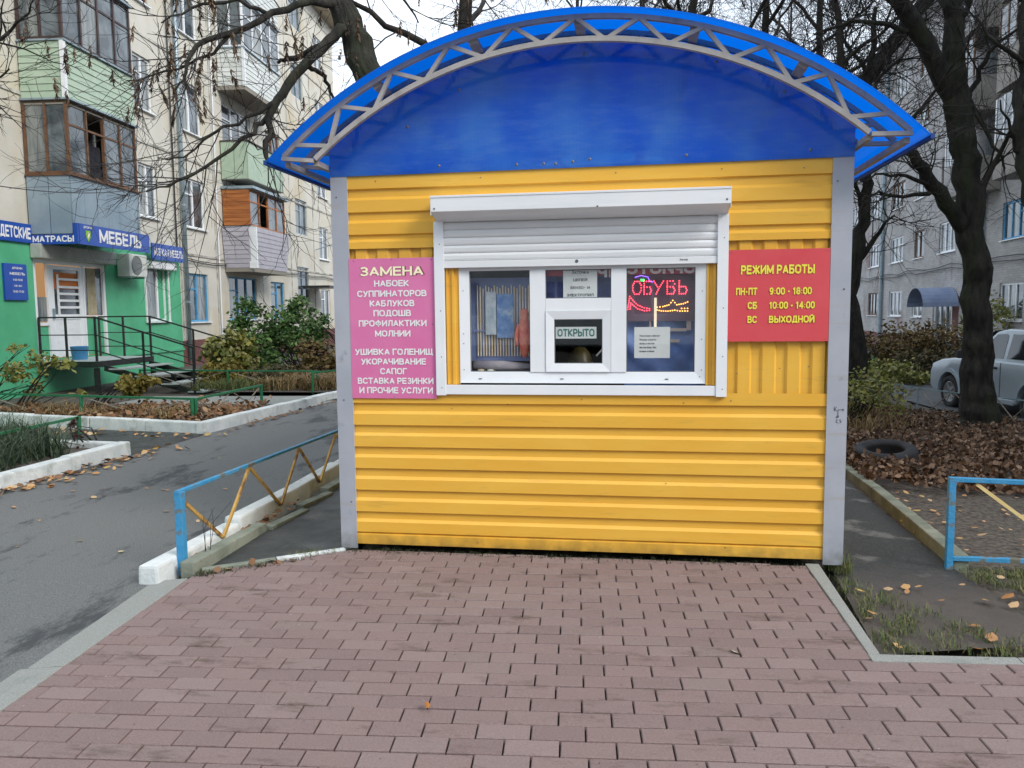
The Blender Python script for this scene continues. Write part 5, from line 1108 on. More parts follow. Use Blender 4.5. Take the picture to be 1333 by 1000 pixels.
# air conditioners
def ac(s, off, z, w, label):
    A = thing('air_conditioner', LB(s+w/2, off, z), label, 'air conditioner', 'air conditioners on the left building')
    MB().box(s, off+.08, z, s+w, off+.38, z+.52, fL).build('casing', M_acw, A, bev=.02)
    c = LB(s+w*.40, off+.385, z+.26)
    b = MB(); prof = [(.0, .0), (.20, .0), (.215, .012), (.225, 0)]
    vs = []
    for r, h_ in prof:
        for j in range(20): t = j*math.pi/10; p = LB(s+w*.40+r*math.cos(t), off+.382+h_, z+.26+r*math.sin(t)); vs.append(p)
    b.add(vs, [(i*20+j, i*20+(j+1) % 20, (i+1)*20+(j+1) % 20, (i+1)*20+j) for i in range(3) for j in range(20)]); b.build('fan_grille', mat('fan_grey', srgb('#777d7d'), rough=.6) if 'fan_grey' not in MATS else MATS['fan_grey'], A, recalc=False)
    for x in (s+.08, s+w-.10): MB().bar(LB(x, off, z-.02), LB(x, off+.36, z-.02), .03).build('bracket', M_galv, A)
ac(-3.62, .02, 2.36, .78, 'large white air conditioner beside the shop sign on the green wall')
ac(13.6, .02, 5.3, .75, 'small white air conditioner high on the far end of the block')

# ------------------------------------------------------------------ steel porch and stairs
def steps():
    T = thing('porch_stairs', (-9.9, 14.5, 0), 'black steel porch and open stairs leading to the furniture shop', 'stairs')
    z = .58; y0, y1 = 14.15, 16.0; xa, xb = -11.62, -10.35
    M_tread = mat('worn_grey_tread', srgb('#a3aba9'), srgb('#b5bcba'), 6, .7)
    MB().box(xa, y0, z-.03, xb, y1, z, None).build('landing', M_tread, T)
    MB().box(xa, y0-.02, z-.12, xb, y0-.001, z-.005).build('edge_beam', M_black, T); MB().box(xb+.001, y0-.02, z-.12, xb+.03, y1, z-.005).build('edge_beam', M_black, T)
    tx = [(-10.0, .43), (-9.45, .29), (-8.9, .14), (-8.35, -.01)]
    for x, zt in tx:
        MB().box(x-.17, y0+.1, zt-.025, x+.17, y1-.05, zt).build('tread', M_tread, T)
        MB().box(x-.165, y0+.11, zt-.065, x+.165, y0+.14, zt-.026).build('tread_bracket', M_black, T)
    for y in (y0+.18, y1-.2): MB().bar((xb+.05, y, .44), (-8.25, y, -.07), .05, .11).build('stringer', M_black, T)
    for x, y in ((xb, y0), (xb, y1), (-9.75, y0+.2), (-9.75, y1-.2)): MB().box(x-.04, y-.04, -.05, x+.04, y+.04, z-.13 if x == xb else .3).build('leg', M_black, T)
    hr = .86
    def handrail(y, xs_, slope):
        for x in xs_: MB().bar((x, y, z), (x, y, z+hr), .035).build('post', M_black, T)
        for h_ in (hr, hr*.60, hr*.25): MB().bar((xs_[0], y, z+h_), (xs_[-1], y, z+h_), .03 if h_ == hr else .02).build('rail', M_black, T)
        xe = -8.30; ze = -.02
        for h_ in (hr, hr*.60, hr*.25): MB().bar((xb, y, z+h_), (xe, y, ze+h_), .03 if h_ == hr else .02).build('rail', M_black, T)
        for x in (-9.35, -8.32): zz = lerp(z, ze, (x-xb)/(xe-xb)); MB().bar((x, y, zz-.05), (x, y, zz+hr), .033).build('post', M_black, T)
    handrail(y0+.02, [xa+.06, (xa+xb)/2, xb], 1); handrail(y1-.04, [xa+.06, (xa+xb)/2, xb], 1)
    return T
steps()
b = MB(); b.lathe((-11.15, 14.75, .58), [(.14, 0), (.17, .25), (.18, .26), (.165, .27), (.13, .05), (0, .05)], 16); top(b.build('bucket', mat('blue_plastic', srgb('#3b7fae'), srgb('#4d8fbb'), 4, .5), smooth=True), 'blue plastic bucket standing on the porch by the shop door', 'bucket')

# ------------------------------------------------------------------ right building
P1 = Vector((12.577, 38, 0)); RDv = Vector((.0541, .9985, 0)).normalized(); RN = Vector((-RDv.y, RDv.x, 0))
def fR(s, off, z): p = P1+RDv*s+RN*off; return (p.x, p.y, z)
RBD = thing('brick_block', fR(0, 0, -.6), 'grey five storey brick apartment block behind the bare trees on the right', 'building')
rc = []
for s, w, kind in ((8.5, 2.2, 'w'), (3.9, 2.3, 'w'), (.2, 1.5, 'n'), (-3.6, 2.0, 'w'), (-10.1, 1.9, 'w'), (-14.5, 2.2, 'w'), (-18.5, 2.2, 'w'), (13.5, 2.2, 'w'), (17.5, 1.5, 'n')):
    for k in range(5):
        z = .98+2.62*k
        if s == -3.6 and k == 0: continue
        rc.append((s-w/2, s+w/2, z, z+1.22, k, kind, s))
rh = [r[:4] for r in rc]+[(-5.3, -2.1, -.45, 1.85)]
holes_wall(-36, 24, .1, 14.3, rh, 0, fR, .2).build('facade_wall', M_rbr, RBD, recalc=False)  # wall extended unseen beyond the view to keep the yard in shade
MB().box(-36, -.04, -.9, -5.31, .05, .1, fR).box(-2.09, -.04, -.9, 24, .05, .1, fR).build('plinth', M_plinth, RBD)
MB().box(-36, -12, -.9, 24, -.21, 14.3, fR).build('building_core', M_rbr, RBD)
MB().box(-36.4, -12.3, 14.3, 24.4, .6, 14.45, fR).build('roof_slab', M_felt, RBD)
MPr = [M_glassd, M_glassc]
for i, (a, b_, z0, z1, k, kind, s) in enumerate(rc):
    mf = M_bluefr if s == -10.1 and k == 1 else (M_white if (i*7+k) % 3 else M_brfr)
    window(a, b_, z0, z1, 0, fR, RBD, mf, MPr, 3 if kind == 'w' else 2, transom=None if i % 2 else (0,), w=.07)
MB().box(-5.3, -.19, -.45, -4.3, -.1, 1.85, fR).build('entrance_door', M_plinth, RBD); MB().box(-4.25, -.16, -.45, -2.15, -.12, 1.85, fR).build('entrance_glazing', M_glassd, RBD)
for x in (-4.25, -3.6, -2.9, -2.15): MB().box(x-.04, -.12, -.45, x+.04, -.07, 1.84, fR).build('glazing_bar', M_white, RBD)
m = MB(); N = 14; vs = []
for j in range(N+1):
    t = math.pi*j/N; s = -4.3-1.1*math.cos(t); z = 1.45+.75*math.sin(t); vs += [fR(s, .04, z), fR(s, 1.3, z-.02)]
m.add(vs, [(2*j, 2*j+1, 2*j+3, 2*j+2) for j in range(N)]); m.build('arched_canopy', mat('pale_blue_sheet', srgb('#7f8fb0'), srgb('#8e9cb8'), 2, .4), RBD, recalc=False)
MB().tube([fR(6.3, .12, -.5), fR(6.3, .12, 14.2)], .10, 8).build('drainpipe', M_galv, RBD)
MB().tube([fR(-7.7, .06, .1), fR(-7.7, .06, 14.2)], .04, 6).build('drainpipe', M_galv, RBD)
for o_ in (0, .12): MB().tube([fR(lerp(-20, 20, i/26), .10, 2.95+.06*math.sin(i*1.9+o_*9)+o_-.045*(i % 2)) for i in range(27)], .022, 5).build('cable', M_black, RBD)
M_balr = mat('brown_balcony_panel', srgb('#8b8680'), srgb('#9c9790'), 3, .8)
for k in (2, 3, 4):
    for s in (-12.3, -7.6):
        z = .2+2.62*k; B_ = MB().box(s-1.3, .02, z-.12, s+1.3, 1.0, z, fR).build('balcony', M_balr, RBD)
        MB().box(s-1.3, .96, z, s+1.3, 1.0, z+1.0, fR).build('parapet', M_balr if s < -10 else M_rbr, B_)
        for e in (s-1.3, s+1.26): MB().box(e, .02, z, e+.04, .95, z+1.0, fR).build('parapet_end', M_balr, B_)
        MB().box(s-1.3, .95, z+1.04, s+1.3, .97, z+2.3, fR).build('glazing', M_glassd, B_)
        for i in range(5): MB().box(s-1.3+.63*i, .94, z+1.0, s-1.22+.63*i, .99, z+2.3, fR).build('glazing_bar', M_white if k != 3 else M_brfr, B_)

# ------------------------------------------------------------------ trees
def jitter_line(pts, amp, rr, sub=3):
    out = [Vector(pts[0])]
    for p, q in zip(pts[:-1], pts[1:]):
        p, q = Vector(p), Vector(q)
        for k in range(1, sub+1):
            v = p.lerp(q, k/sub)
            if k < sub: v = v+Vector((rr.gauss(0, amp), rr.gauss(0, amp), rr.gauss(0, amp)))
            out.append(v)
    return out
def grow(m, start, d, L, r, lvl, rr, P, tips, depth=0):
    n = 5 if lvl > 1 else 4; pts = [start]; rs = [r]; v = Vector(d).normalized(); p = Vector(start)
    for i in range(n):
        v = (v+Vector((rr.gauss(0, P['kink']), rr.gauss(0, P['kink']), rr.gauss(0, P['kink'])+P['up'](lvl)))).normalized()
        p = p+v*L/n; pts.append(p.copy()); rs.append(r*(1-.75*(i+1)/n)+.0008)
    m.tube(pts, rs, 5 if r > .03 else (4 if r > .01 else 3), cap=False)
    if lvl <= 0: tips.append((pts[-1], v.copy())); return
    k = P['kids'][min(lvl, len(P['kids'])-1)]
    for j in range(k):
        t = rr.uniform(.18, 1.0); f = t*n; i = min(n-1, int(f)); q = pts[i].lerp(pts[i+1], f-i); rad = lerp(rs[i], rs[i+1], f-i)
        dirv = (pts[i+1]-pts[i]).normalized(); o = dirv.orthogonal().normalized(); o = Matrix.Rotation(rr.uniform(0, 6.28), 3, dirv) @ o
        a = rr.uniform(.45, 1.05); nd = dirv*math.cos(a)+o*math.sin(a)
        grow(m, q, nd, L*rr.uniform(.42, .72), min(rad*.75, r*.55)+.0006, lvl-1, rr, P, tips)
    tips.append((pts[-1], v.copy()))
from mathutils import noise as MN
def bark_tube(pts, rs, k, amp, flare=0):
    P = []; Q = []
    for i in range(len(pts)-1):
        n = max(1, int((pts[i+1]-pts[i]).length/.035))
        for j in range(n): P.append(pts[i].lerp(pts[i+1], j/n)); Q.append(lerp(rs[i], rs[i+1], j/n))
    P.append(pts[-1]); Q.append(rs[-1]); vs = []; z0 = P[0].z
    for p, r in zip(P, Q):
        for j in range(k):
            t = 2*math.pi*j/k; c, s_ = math.cos(t), math.sin(t)
            u = MN.noise(Vector((c*r*16, s_*r*16, p.z*2.2)))+.6*MN.noise(Vector((c*r*34, s_*r*34, p.z*7)))
            big = MN.noise(Vector((c*1.3, s_*1.3, p.z*.8)))*.07
            fl = math.exp(-max(0, p.z-z0-.12)/.22)*flare*(.5+.5*math.cos(t*5+1))
            rr_ = r*(1+big+fl)-abs(u)*amp+amp*.3; vs.append(p+Vector((c*rr_, s_*rr_, 0)))
    m = MB(); m.add(vs, [(i*k+j, i*k+(j+1) % k, (i+1)*k+(j+1) % k, (i+1)*k+j) for i in range(len(P)-1) for j in range(k)]); return m
def seed_mesh(seed):
    rr = random.Random(seed); b = MB(); K = 6
    ax = [Vector((rr.gauss(0, .004), rr.gauss(0, .004), -.17*i/K)) for i in range(K+1)]
    b.add([p for q in ax for p in (q, q+Vector((.004, 0, 0)))], [(2*i, 2*i+1, 2*i+3, 2*i+2) for i in range(K)])
    for i in range(34):
        n0 = rr.randrange(0, K+1); a = rr.uniform(0, 6.28); l = rr.uniform(.04, .07); w = .009
        t = Vector((math.cos(a)*rr.uniform(.1, .8), math.sin(a)*rr.uniform(.1, .8), -1)).normalized()*l; o = Vector((math.cos(a+1.5), math.sin(a+1.5), 0))*w; c = ax[n0]
        base = b.n; b.v += [tuple(c+t*.6+o), tuple(c+t*1.25), tuple(c+t*.6-o)]; b.n += 3; b.f.append((2*n0, base, base+1, base+2))
    me = bpy.data.meshes.new('seed_cluster'); me.from_pydata(b.v, [], b.f); me.materials.append(M_seed); return me
SM = [seed_mesh(i) for i in range(4)]
def tree(label, base, trunk, limbs, seed, P, bark, group=None, twig_on=(.25, 1), per=7, seeds=0, kink=.02, name='bare_tree', side=18, tm=None, pref=None):
    "trunk: [(x,y,z,r)]; limbs: lists of (x,y,z,r); twigs grow from the limbs"
    rr = random.Random(seed); T = thing(name, base, label, 'tree', group)
    m = MB(); pts = [Vector(t[:3]) for t in trunk]; fine = []; fr = []
    for i in range(len(trunk)-1):
        for k in range(4):
            t = k/4; v = pts[i].lerp(pts[i+1], t); fine.append(v+Vector((rr.gauss(0, kink), rr.gauss(0, kink), 0))*(0 if i == 0 and k == 0 else 1)); fr.append(lerp(trunk[i][3], trunk[i+1][3], t)*rr.uniform(.985, 1.02))
    fine.append(pts[-1]); fr.append(trunk[-1][3])
    if side >= 18: m = bark_tube(fine, fr, 64, .028, .22)
    else: m.tube(fine, fr, side, cap=False)
    m.build('trunk', bark, T, smooth=True)
    tw = MB(); tips = []
    for L in limbs:
        lp = [Vector(l[:3]) for l in L]; f2 = [lp[0]]; r2 = [L[0][3]]
        for i in range(len(L)-1):
            for k in range(1, 4):
                t = k/3; v = lp[i].lerp(lp[i+1], t)
                if not (i == len(L)-2 and k == 3): v = v+Vector((rr.gauss(0, kink), rr.gauss(0, kink), rr.gauss(0, kink)))
                f2.append(v); r2.append(lerp(L[i][3], L[i+1][3], t))
        lm = MB(); lm.tube(f2, r2, 9, cap=False); lm.build('limb', bark, T, smooth=True)
        tot = sum((b-a).length for a, b in zip(f2[:-1], f2[1:])); cnt = max(2, int(per*tot))
        for j in range(cnt):
            t = rr.uniform(*twig_on)*(len(f2)-1); i = min(len(f2)-2, int(t)); q = f2[i].lerp(f2[i+1], t-i); dv = (f2[i+1]-f2[i]).normalized()
            o = Matrix.Rotation(rr.uniform(0, 6.28), 3, dv) @ dv.orthogonal().normalized(); a = rr.uniform(.5, 1.2)
            nd = dv*math.cos(a)+o*math.sin(a)
            if pref is not None: nd = (nd+Vector(pref)*rr.random()).normalized()
            grow(tw, q, nd, rr.uniform(*P['len']), min(r2[i]*.5, P['r']), P['lvl'], rr, P, tips)
    tw.build('crown', tm or M_twig, T, recalc=False)
    for j in range(seeds):
        p, v = rr.choice(tips)
        while p.z < 4.0: p, v = rr.choice(tips)
        o = bpy.data.objects.new('seed_cluster', SM[j % 4]); COL.objects.link(o); o.parent = T
        o.location = p-Vector(base); k = rr.uniform(.7, 1.25); o.scale = (k, k, k*rr.uniform(.8, 1.2)); o.rotation_euler = (rr.gauss(0, .15), rr.gauss(0, .15), rr.uniform(0, 6))
    return T
def A(px, py, Y, r): p = at(px, py, Y); return (p.x, p.y, p.z, r)
Pt = dict(kink=.16, up=lambda l: .03, kids=[0, 3, 4, 5], len=(.6, 1.5), r=.014, lvl=2)
# ash over the left of the canopy
tb = on_z(560, 470, -.05); tb = Vector((tb.x, 10.5, -.05)); q = at(530, 300, 10.5); tb.x = q.x+.1
tree('leaning ash tree with dry seed bunches, its trunk behind the left of the canopy', (tb.x, 10.5, -.1),
     [(tb.x, 10.5, -.1, .30), A(520, 330, 10.5, .24), A(500, 180, 10.5, .22), A(484, 110, 10.5, .21), A(462, 50, 10.5, .195), A(440, 0, 10.5, .18), A(425, -60, 10.4, .17), A(415, -170, 10.2, .15), A(400, -330, 10, .1), A(390, -470, 10, .05)],
     [[A(462, 40, 10.5, 0.0816), A(432, 48, 10.2, 0.0680), A(405, 80, 9.9, 0.0612), A(372, 110, 9.6, 0.0578), A(352, 145, 9.4, 0.0476), A(346, 185, 9.2, 0.0374), A(352, 215, 9.1, 0.0204)],
      [A(437, 5, 10.4, 0.0544), A(405, 2, 10.0, 0.0476), A(355, 18, 9.6, 0.0408), A(300, 42, 9.2, 0.0340), A(256, 62, 8.9, 0.0272), A(240, 95, 8.7, 0.0190), A(228, 118, 8.6, 0.0082)],
      [A(432, 47, 10.2, 0.0476), A(408, 66, 10.3, 0.0408), A(375, 78, 10.4, 0.0340), A(362, 82, 10.4, 0.0204)],
      [A(400, 85, 9.9, 0.0340), A(420, 100, 10.1, 0.0272), A(432, 120, 10.3, 0.0204), A(450, 150, 10.5, 0.0102)],
      [A(350, 150, 9.4, 0.0340), A(330, 175, 9.2, 0.0272), A(285, 205, 8.9, 0.0204), A(235, 238, 8.6, 0.0150), A(190, 250, 8.4, 0.0082)],
      [A(362, 130, 9.5, 0.0272), A(325, 150, 9.2, 0.0204), A(280, 175, 9.0, 0.0163), A(238, 205, 8.8, 0.0109), A(205, 205, 8.6, 0.0054)],
      [A(300, 45, 9.2, 0.0238), A(262, 80, 9.0, 0.0170), A(215, 96, 8.8, 0.0122), A(165, 105, 8.6, 0.0068)],
      [A(352, 20, 9.6, 0.0272), A(310, 0, 9.2, 0.0204), A(250, 10, 9.0, 0.0150), A(210, 30, 8.8, 0.0082)],
      [A(425, -60, 10.4, 0.0612), A(370, -110, 9.8, 0.0476), A(300, -150, 9.2, 0.0340), A(220, -160, 8.7, 0.0204)],
      [A(415, -170, 10.2, 0.0544), A(480, -240, 10.6, 0.0408), A(560, -300, 11, 0.0204)],
      [A(440, 0, 10.4, 0.0408), A(480, -30, 10.6, 0.0340), A(520, -10, 10.8, 0.0204), A(545, 30, 10.9, 0.0082)]],
     4, dict(Pt, r=.009), M_barkd, per=4.6, seeds=210, kink=.022, pref=(0, 0, -.5))
# twigs entering at the top left corner
cb = (-10.6, 10.2, 0)
tree('slim bare tree at the left edge, its twigs crossing the balconies', cb, [(-10.6, 10.2, 0, .11), (-10.5, 10.2, 2.5, .10), A(-80, 60, 10.1, .09), A(-60, -100, 10, .07), A(-50, -260, 10, .04)],
     [[A(-75, 90, 10, .05), A(-20, 60, 9.7, .035), A(15, 40, 9.4, .02), A(40, 5, 9.2, .01)], [A(-70, 20, 10, .05), A(-10, -20, 9.6, .03), A(60, -40, 9.2, .02), A(110, -20, 9, .01)], [A(-75, 110, 10, .04), A(-20, 110, 9.6, .02), A(12, 90, 9.4, .01)]], 9, dict(Pt, len=(.4, .9)), M_bark, per=5, seeds=6)
# trunk behind the canopy
def simple(label, x, y, r, h, seed, group, per=3.2, lean=0, z0=None, spread=1.0, nl=7, first=.35, Pp=None, seeds=0, bark=None, name='bare_tree'):
    rr = random.Random(seed); z0 = H(x, y) if z0 is None else z0
    tr = [(x, y, z0-.1, r*1.25)]
    for i in range(1, 6): tr.append((x+lean*h*i/5+rr.gauss(0, .08), y+rr.gauss(0, .08), z0+h*i/5, r*(1-.82*i/5)))
    limbs = []
    for j in range(nl):
        t = lerp(first, .97, (j+.5)/nl); i = min(4, int(t*5)); p = Vector(tr[i][:3]).lerp(Vector(tr[i+1][:3]), t*5-i); rad = lerp(tr[i][3], tr[i+1][3], t*5-i)
        a = rr.uniform(0, 6.28); L = h*.36*spread*(1.15-t*.6); up = rr.uniform(.5, 1.1); L_ = [(p.x, p.y, p.z, rad*.6)]; q = p.copy(); d = Vector((math.cos(a), math.sin(a), up)).normalized()
        for k in range(1, 5): d = (d+Vector((rr.gauss(0, .15), rr.gauss(0, .15), .06))).normalized(); q = q+d*L/4; L_.append((q.x, q.y, q.z, rad*.6*(1-k/4.4)))
        limbs.append(L_)
    return tree(label, (x, y, z0), tr, limbs, seed, Pp or dict(Pt, len=(.7, 1.7), r=.013), bark or M_bark, group, per=per, seeds=seeds, kink=.03, side=10, name=name)
GB = 'bare trees behind the kiosk'
p = at(596, 20, 12.5); simple('straight brown tree trunk rising behind the canopy left of its crown', p.x+.1, 12.5, .19, 11, 31, None, per=2.2, first=.42, z0=-.05, seeds=30)
for i, (x, y, h, r, lb) in enumerate(((1.2, 15, 10.5, .15, 0), (2.6, 17.5, 11.5, .17, 0), (4.2, 20, 12.5, .17, 0), (.2, 20, 12, .16, 0), (3.3, 14.2, 9.5, .12, 0), (5.6, 31, 13, .16, 0), (-1.6, 24, 12, .17, 0))):
    lab = ['twiggy bare tree just right of the canopy top', 'bare tree with dense twigs above the right half of the canopy', 'tall bare tree over the right shoulder of the canopy', 'distant bare tree behind the middle of the canopy', 'small bare tree close above the right slope of the canopy', 'far bare tree beside the roof of the brick block', 'thin far bare tree behind the left middle of the canopy'][i]
    simple(lab, x, y, r, h, 50+i, GB, per=5.0 if x > 1 else 2.6, nl=11, spread=1.15, first=.38, Pp=dict(Pt, len=(.8, 1.9), r=.012, kids=[0, 3, 5, 6]), seeds=12 if i in (0, 4) else 0)
# big dark tree in the yard on the right
zt = H(5.57, 13.85)
tree('thick dark forked tree standing in the leaf covered yard before the car', (5.57, 13.85, zt),
     [(5.57, 13.85, zt-.15, .38), (5.57, 13.85, zt+.10, .29), A(1272, 500, 13.85, 0.2399), A(1272, 430, 13.85, 0.2128), A(1269, 350, 13.85, 0.2051), A(1264, 280, 13.85, 0.2051), A(1258, 220, 13.85, 0.1974), A(1250, 170, 13.85, 0.1935), A(1243, 125, 13.85, 0.1935), A(1242, 70, 13.9, 0.1548), A(1240, 10, 14, 0.1393), A(1244, -60, 14.1, 0.1238), A(1255, -180, 14.2, 0.0851), A(1262, -330, 14.3, 0.0387)],
     [[A(1244, 135, 13.85, 0.1548), A(1225, 95, 13.7, 0.1471), A(1205, 55, 13.5, 0.1393), A(1182, 15, 13.3, 0.1316), A(1150, -30, 13.1, 0.1084), A(1100, -90, 12.8, 0.0774), A(1040, -150, 12.4, 0.0387)],
      [A(1256, 300, 13.85, 0.1316), A(1232, 262, 13.6, 0.1161), A(1208, 228, 13.3, 0.1006), A(1188, 203, 13.1, 0.0774), A(1165, 185, 12.9, 0.0387), A(1140, 175, 12.7, 0.0155)],
      [A(1215, 240, 13.4, 0.0387), A(1180, 232, 13.1, 0.0271), A(1150, 225, 12.9, 0.0193), A(1120, 235, 12.7, 0.0093)],
      [A(1210, 252, 13.4, 0.0387), A(1175, 256, 13.1, 0.0271), A(1145, 250, 12.9, 0.0193), A(1122, 262, 12.7, 0.0093)],
      [A(1268, 290, 13.85, 0.0542), A(1282, 245, 13.7, 0.0464), A(1300, 200, 13.5, 0.0348), A(1325, 160, 13.2, 0.0232), A(1350, 110, 13, 0.0116)],
      [A(1256, 130, 13.85, 0.0464), A(1275, 90, 13.7, 0.0387), A(1300, 55, 13.5, 0.0271), A(1335, 30, 13.2, 0.0155)],
      [A(1244, 30, 14, 0.0464), A(1270, -10, 13.7, 0.0387), A(1310, -50, 13.4, 0.0232)],
      [A(1262, 130, 13.85, 0.0387), A(1285, 170, 13.7, 0.0310), A(1300, 200, 13.6, 0.0232), A(1308, 220, 13.5, 0.0155)],
      [A(1200, 45, 13.5, 0.0464), A(1160, 30, 13.2, 0.0387), A(1110, 30, 12.8, 0.0271), A(1060, 45, 12.4, 0.0155)],
      [A(1240, 20, 14, 0.0542), A(1200, -40, 14.4, 0.0387), A(1150, -90, 14.8, 0.0232)]],
     77, dict(Pt, len=(.7, 1.7), kids=[0, 3, 4, 5]), M_barkd, per=4.4, kink=.02, side=22, tm=M_barkd)
zz = H(3.1, 18)
tree('dark slender tree hugging the right edge of the kiosk', (*at(1110, 470, 18).xy, H(4.9, 18)),
     [(at(1112, 470, 18).x, 18, H(4.9, 18)-.1, .30), A(1112, 460, 18, .25), A(1108, 400, 18, .17), A(1112, 340, 18, .15), A(1126, 290, 18, .13), A(1128, 240, 18, .11), A(1124, 190, 18, .09), A(1130, 100, 18, .07), A(1140, 10, 18, .04)],
     [[A(1112, 345, 18, .07), A(1140, 310, 17.8, .05), A(1165, 280, 17.6, .02)], [A(1126, 280, 18, .06), A(1112, 240, 17.8, .04), A(1105, 200, 17.6, .02)], [A(1127, 235, 18, .06), A(1150, 190, 17.9, .04), A(1170, 140, 17.7, .02)], [A(1124, 190, 18, .05), A(1105, 150, 17.8, .03), A(1090, 100, 17.6, .015)], [A(1129, 110, 18, .05), A(1160, 70, 17.8, .03), A(1185, 20, 17.6, .015)], [A(1130, 100, 18, .05), A(1100, 50, 17.8, .03), A(1080, 0, 17.6, .015)]],
     83, dict(Pt, len=(.6, 1.5)), M_barkd, per=7, kink=.03, side=10)
p = at(1330, 300, 11.5)
tree('dark tree leaning in at the right edge beside the brick block', (7.3, 11.5, H(7.3, 11.5)),
     [(7.3, 11.5, H(7.3, 11.5)-.1, .15), A(1372, 420, 11.5, 0.1152), A(1350, 300, 11.5, 0.0936), A(1330, 215, 11.5, 0.0792), A(1326, 150, 11.5, 0.0720), A(1334, 80, 11.5, 0.0612), A(1330, 0, 11.5, 0.0504), A(1320, -120, 11.5, 0.0360)],
     [[A(1328, 200, 11.5, 0.0360), A(1312, 170, 11.3, 0.0216), A(1302, 130, 11.1, 0.0086)], [A(1330, 80, 11.5, 0.0360), A(1300, 60, 11.2, 0.0252), A(1270, 20, 11, 0.0086)], [A(1330, 150, 11.5, 0.0288), A(1350, 120, 11.3, 0.0216), A(1370, 80, 11, 0.0086)], [A(1330, 0, 11.5, 0.0360), A(1290, -40, 11.2, 0.0216), A(1250, -60, 11, 0.0086)]],
     91, dict(Pt, len=(.5, 1.2)), M_barkd, per=4, kink=.02, side=10)

# ------------------------------------------------------------------ shrubs
def shrub(label, x, y, z, blobs, n, m, seed, leaf=.09, stems=9, cat='shrub', group=None, lm=None, name='shrub', droop=.3, ff=1.0):
    rr = random.Random(seed); T = thing(name, (x, y, z), label, cat, group)
    st = MB()
    for i in range(stems):
        bx = rr.choice(blobs); a = rr.uniform(0, 6.28); tp = Vector((bx[0]+bx[3]*.6*math.cos(a), bx[1]+bx[3]*.6*math.sin(a), bx[2]+bx[4]*rr.uniform(-.1, .7)))
        p0 = Vector((x+rr.gauss(0, .12), y+rr.gauss(0, .12), z-.05)); mid = p0.lerp(tp, .5)+Vector((rr.gauss(0, .08), rr.gauss(0, .08), .1))
        st.tube([p0, p0.lerp(mid, .5)+Vector((rr.gauss(0, .03), 0, 0)), mid, tp], [.014, .011, .008, .003], 4, cap=False)
    st.build('stems', M_twig, T, recalc=False)
    b = MB(); tot = sum(q[3]**2*q[4] for q in blobs)
    for q in blobs:
        k = int(n*q[3]**2*q[4]/tot); cl = [(rr.uniform(-1, 1)*.72, rr.uniform(-1, 1)*.72, rr.uniform(-1, 1)*.66) for _ in range(max(4, k//26))]; cl = [c for c in cl if c[0]**2+c[1]**2+c[2]**2 < .85] or [(0, 0, 0)]
        for i in range(k):
            c = rr.choice(cl); px = q[0]+q[3]*(c[0]+rr.gauss(0, .17)); py = q[1]+q[3]*(c[1]+rr.gauss(0, .17)); pz = q[2]+q[4]*(c[2]+rr.gauss(0, .15))
            if pz < z+.02: continue
            s = leaf*rr.uniform(.55, 1.25); d = Vector((rr.gauss(0, 1), rr.gauss(0, 1), rr.gauss(0, .6)-droop)).normalized(); o = d.cross(Vector((rr.gauss(0, 1), rr.gauss(0, 1), rr.gauss(0, 1)))).normalized()*s*.28*ff; v = Vector((px, py, pz))
            b.add([v, v+d*s*.45+o, v+d*s, v+d*s*.45-o], [(0, 1, 2, 3)])
    b.build('foliage', m, T, recalc=False)
    return T
def blob(px, py, Y, r, h): p = at(px, py, Y); return (p.x, p.y, p.z, r, h)
# bushes in front of the left block
shrub('tall green leafy bush growing under the lilac balcony', -7.35, 17.2, 0, [blob(322, 412, 17.2, .42, .55), blob(330, 392, 17.2, .26, .36), blob(352, 425, 17.2, .6, .5), blob(385, 430, 17.2, .5, .5), blob(352, 462, 17, .7, .5), blob(312, 430, 17.3, .35, .3)], 3300, M_fgreen, 1, .12, 26)
shrub('green bush with drooping leaves next to the entrance canopy', -6.3, 18.4, 0, [blob(392, 405, 18.4, .45, .4), blob(398, 440, 18.2, .6, .5), blob(415, 425, 18.4, .4, .35), blob(385, 395, 18.5, .25, .25)], 2000, M_fgreen, 2, .12, 16)
shrub('yellow green hydrangea bush with large pale leaves beside the stair rail', -8.2, 16.0, 0, [blob(302, 462, 16, .55, .5), blob(322, 478, 15.8, .45, .35), blob(285, 455, 16.2, .35, .4), blob(312, 450, 16, .35, .35)], 2100, M_fyel, 3, .135, 12, ff=1.5)
shrub('golden fern like bush at the foot of the stairs', -8.0, 15.2, 0, [blob(290, 492, 15.2, .42, .42), blob(305, 500, 15.1, .35, .3)], 2600, M_fgold, 4, .10, 12, droop=1)
shrub('russet bush with orange leaves against the kiosk edge', -5.9, 16.2, 0, [blob(412, 470, 16.2, .55, .45), blob(428, 480, 16.0, .5, .45), blob(405, 452, 16.4, .35, .3)], 2600, M_fbrown, 5, .11, 14)
shrub('dark undergrowth bush between the green bush and the low fence', -7.3, 15.6, 0, [blob(350, 492, 15.6, .7, .35), blob(385, 490, 15.7, .6, .35), blob(330, 500, 15.3, .4, .25)], 2600, M_fdim, 6, .10, 10)
shrub('sparse yellowing plant with seed heads left of the porch', -10.4, 11.3, .04, [blob(32, 480, 11.3, .32, .38), blob(45, 505, 11.2, .2, .25), blob(30, 450, 11.3, .18, .14)], 420, M_fyel, 7, .10, 12, cat='plant')
shrub('thin plant with a few pale yellow leaves in front of the porch', -9.3, 10.9, .04, [blob(80, 470, 11, .30, .12), blob(92, 475, 11, .22, .14), blob(95, 515, 10.9, .15, .12)], 46, M_fyel, 8, .12, 9, cat='plant', ff=1.7)
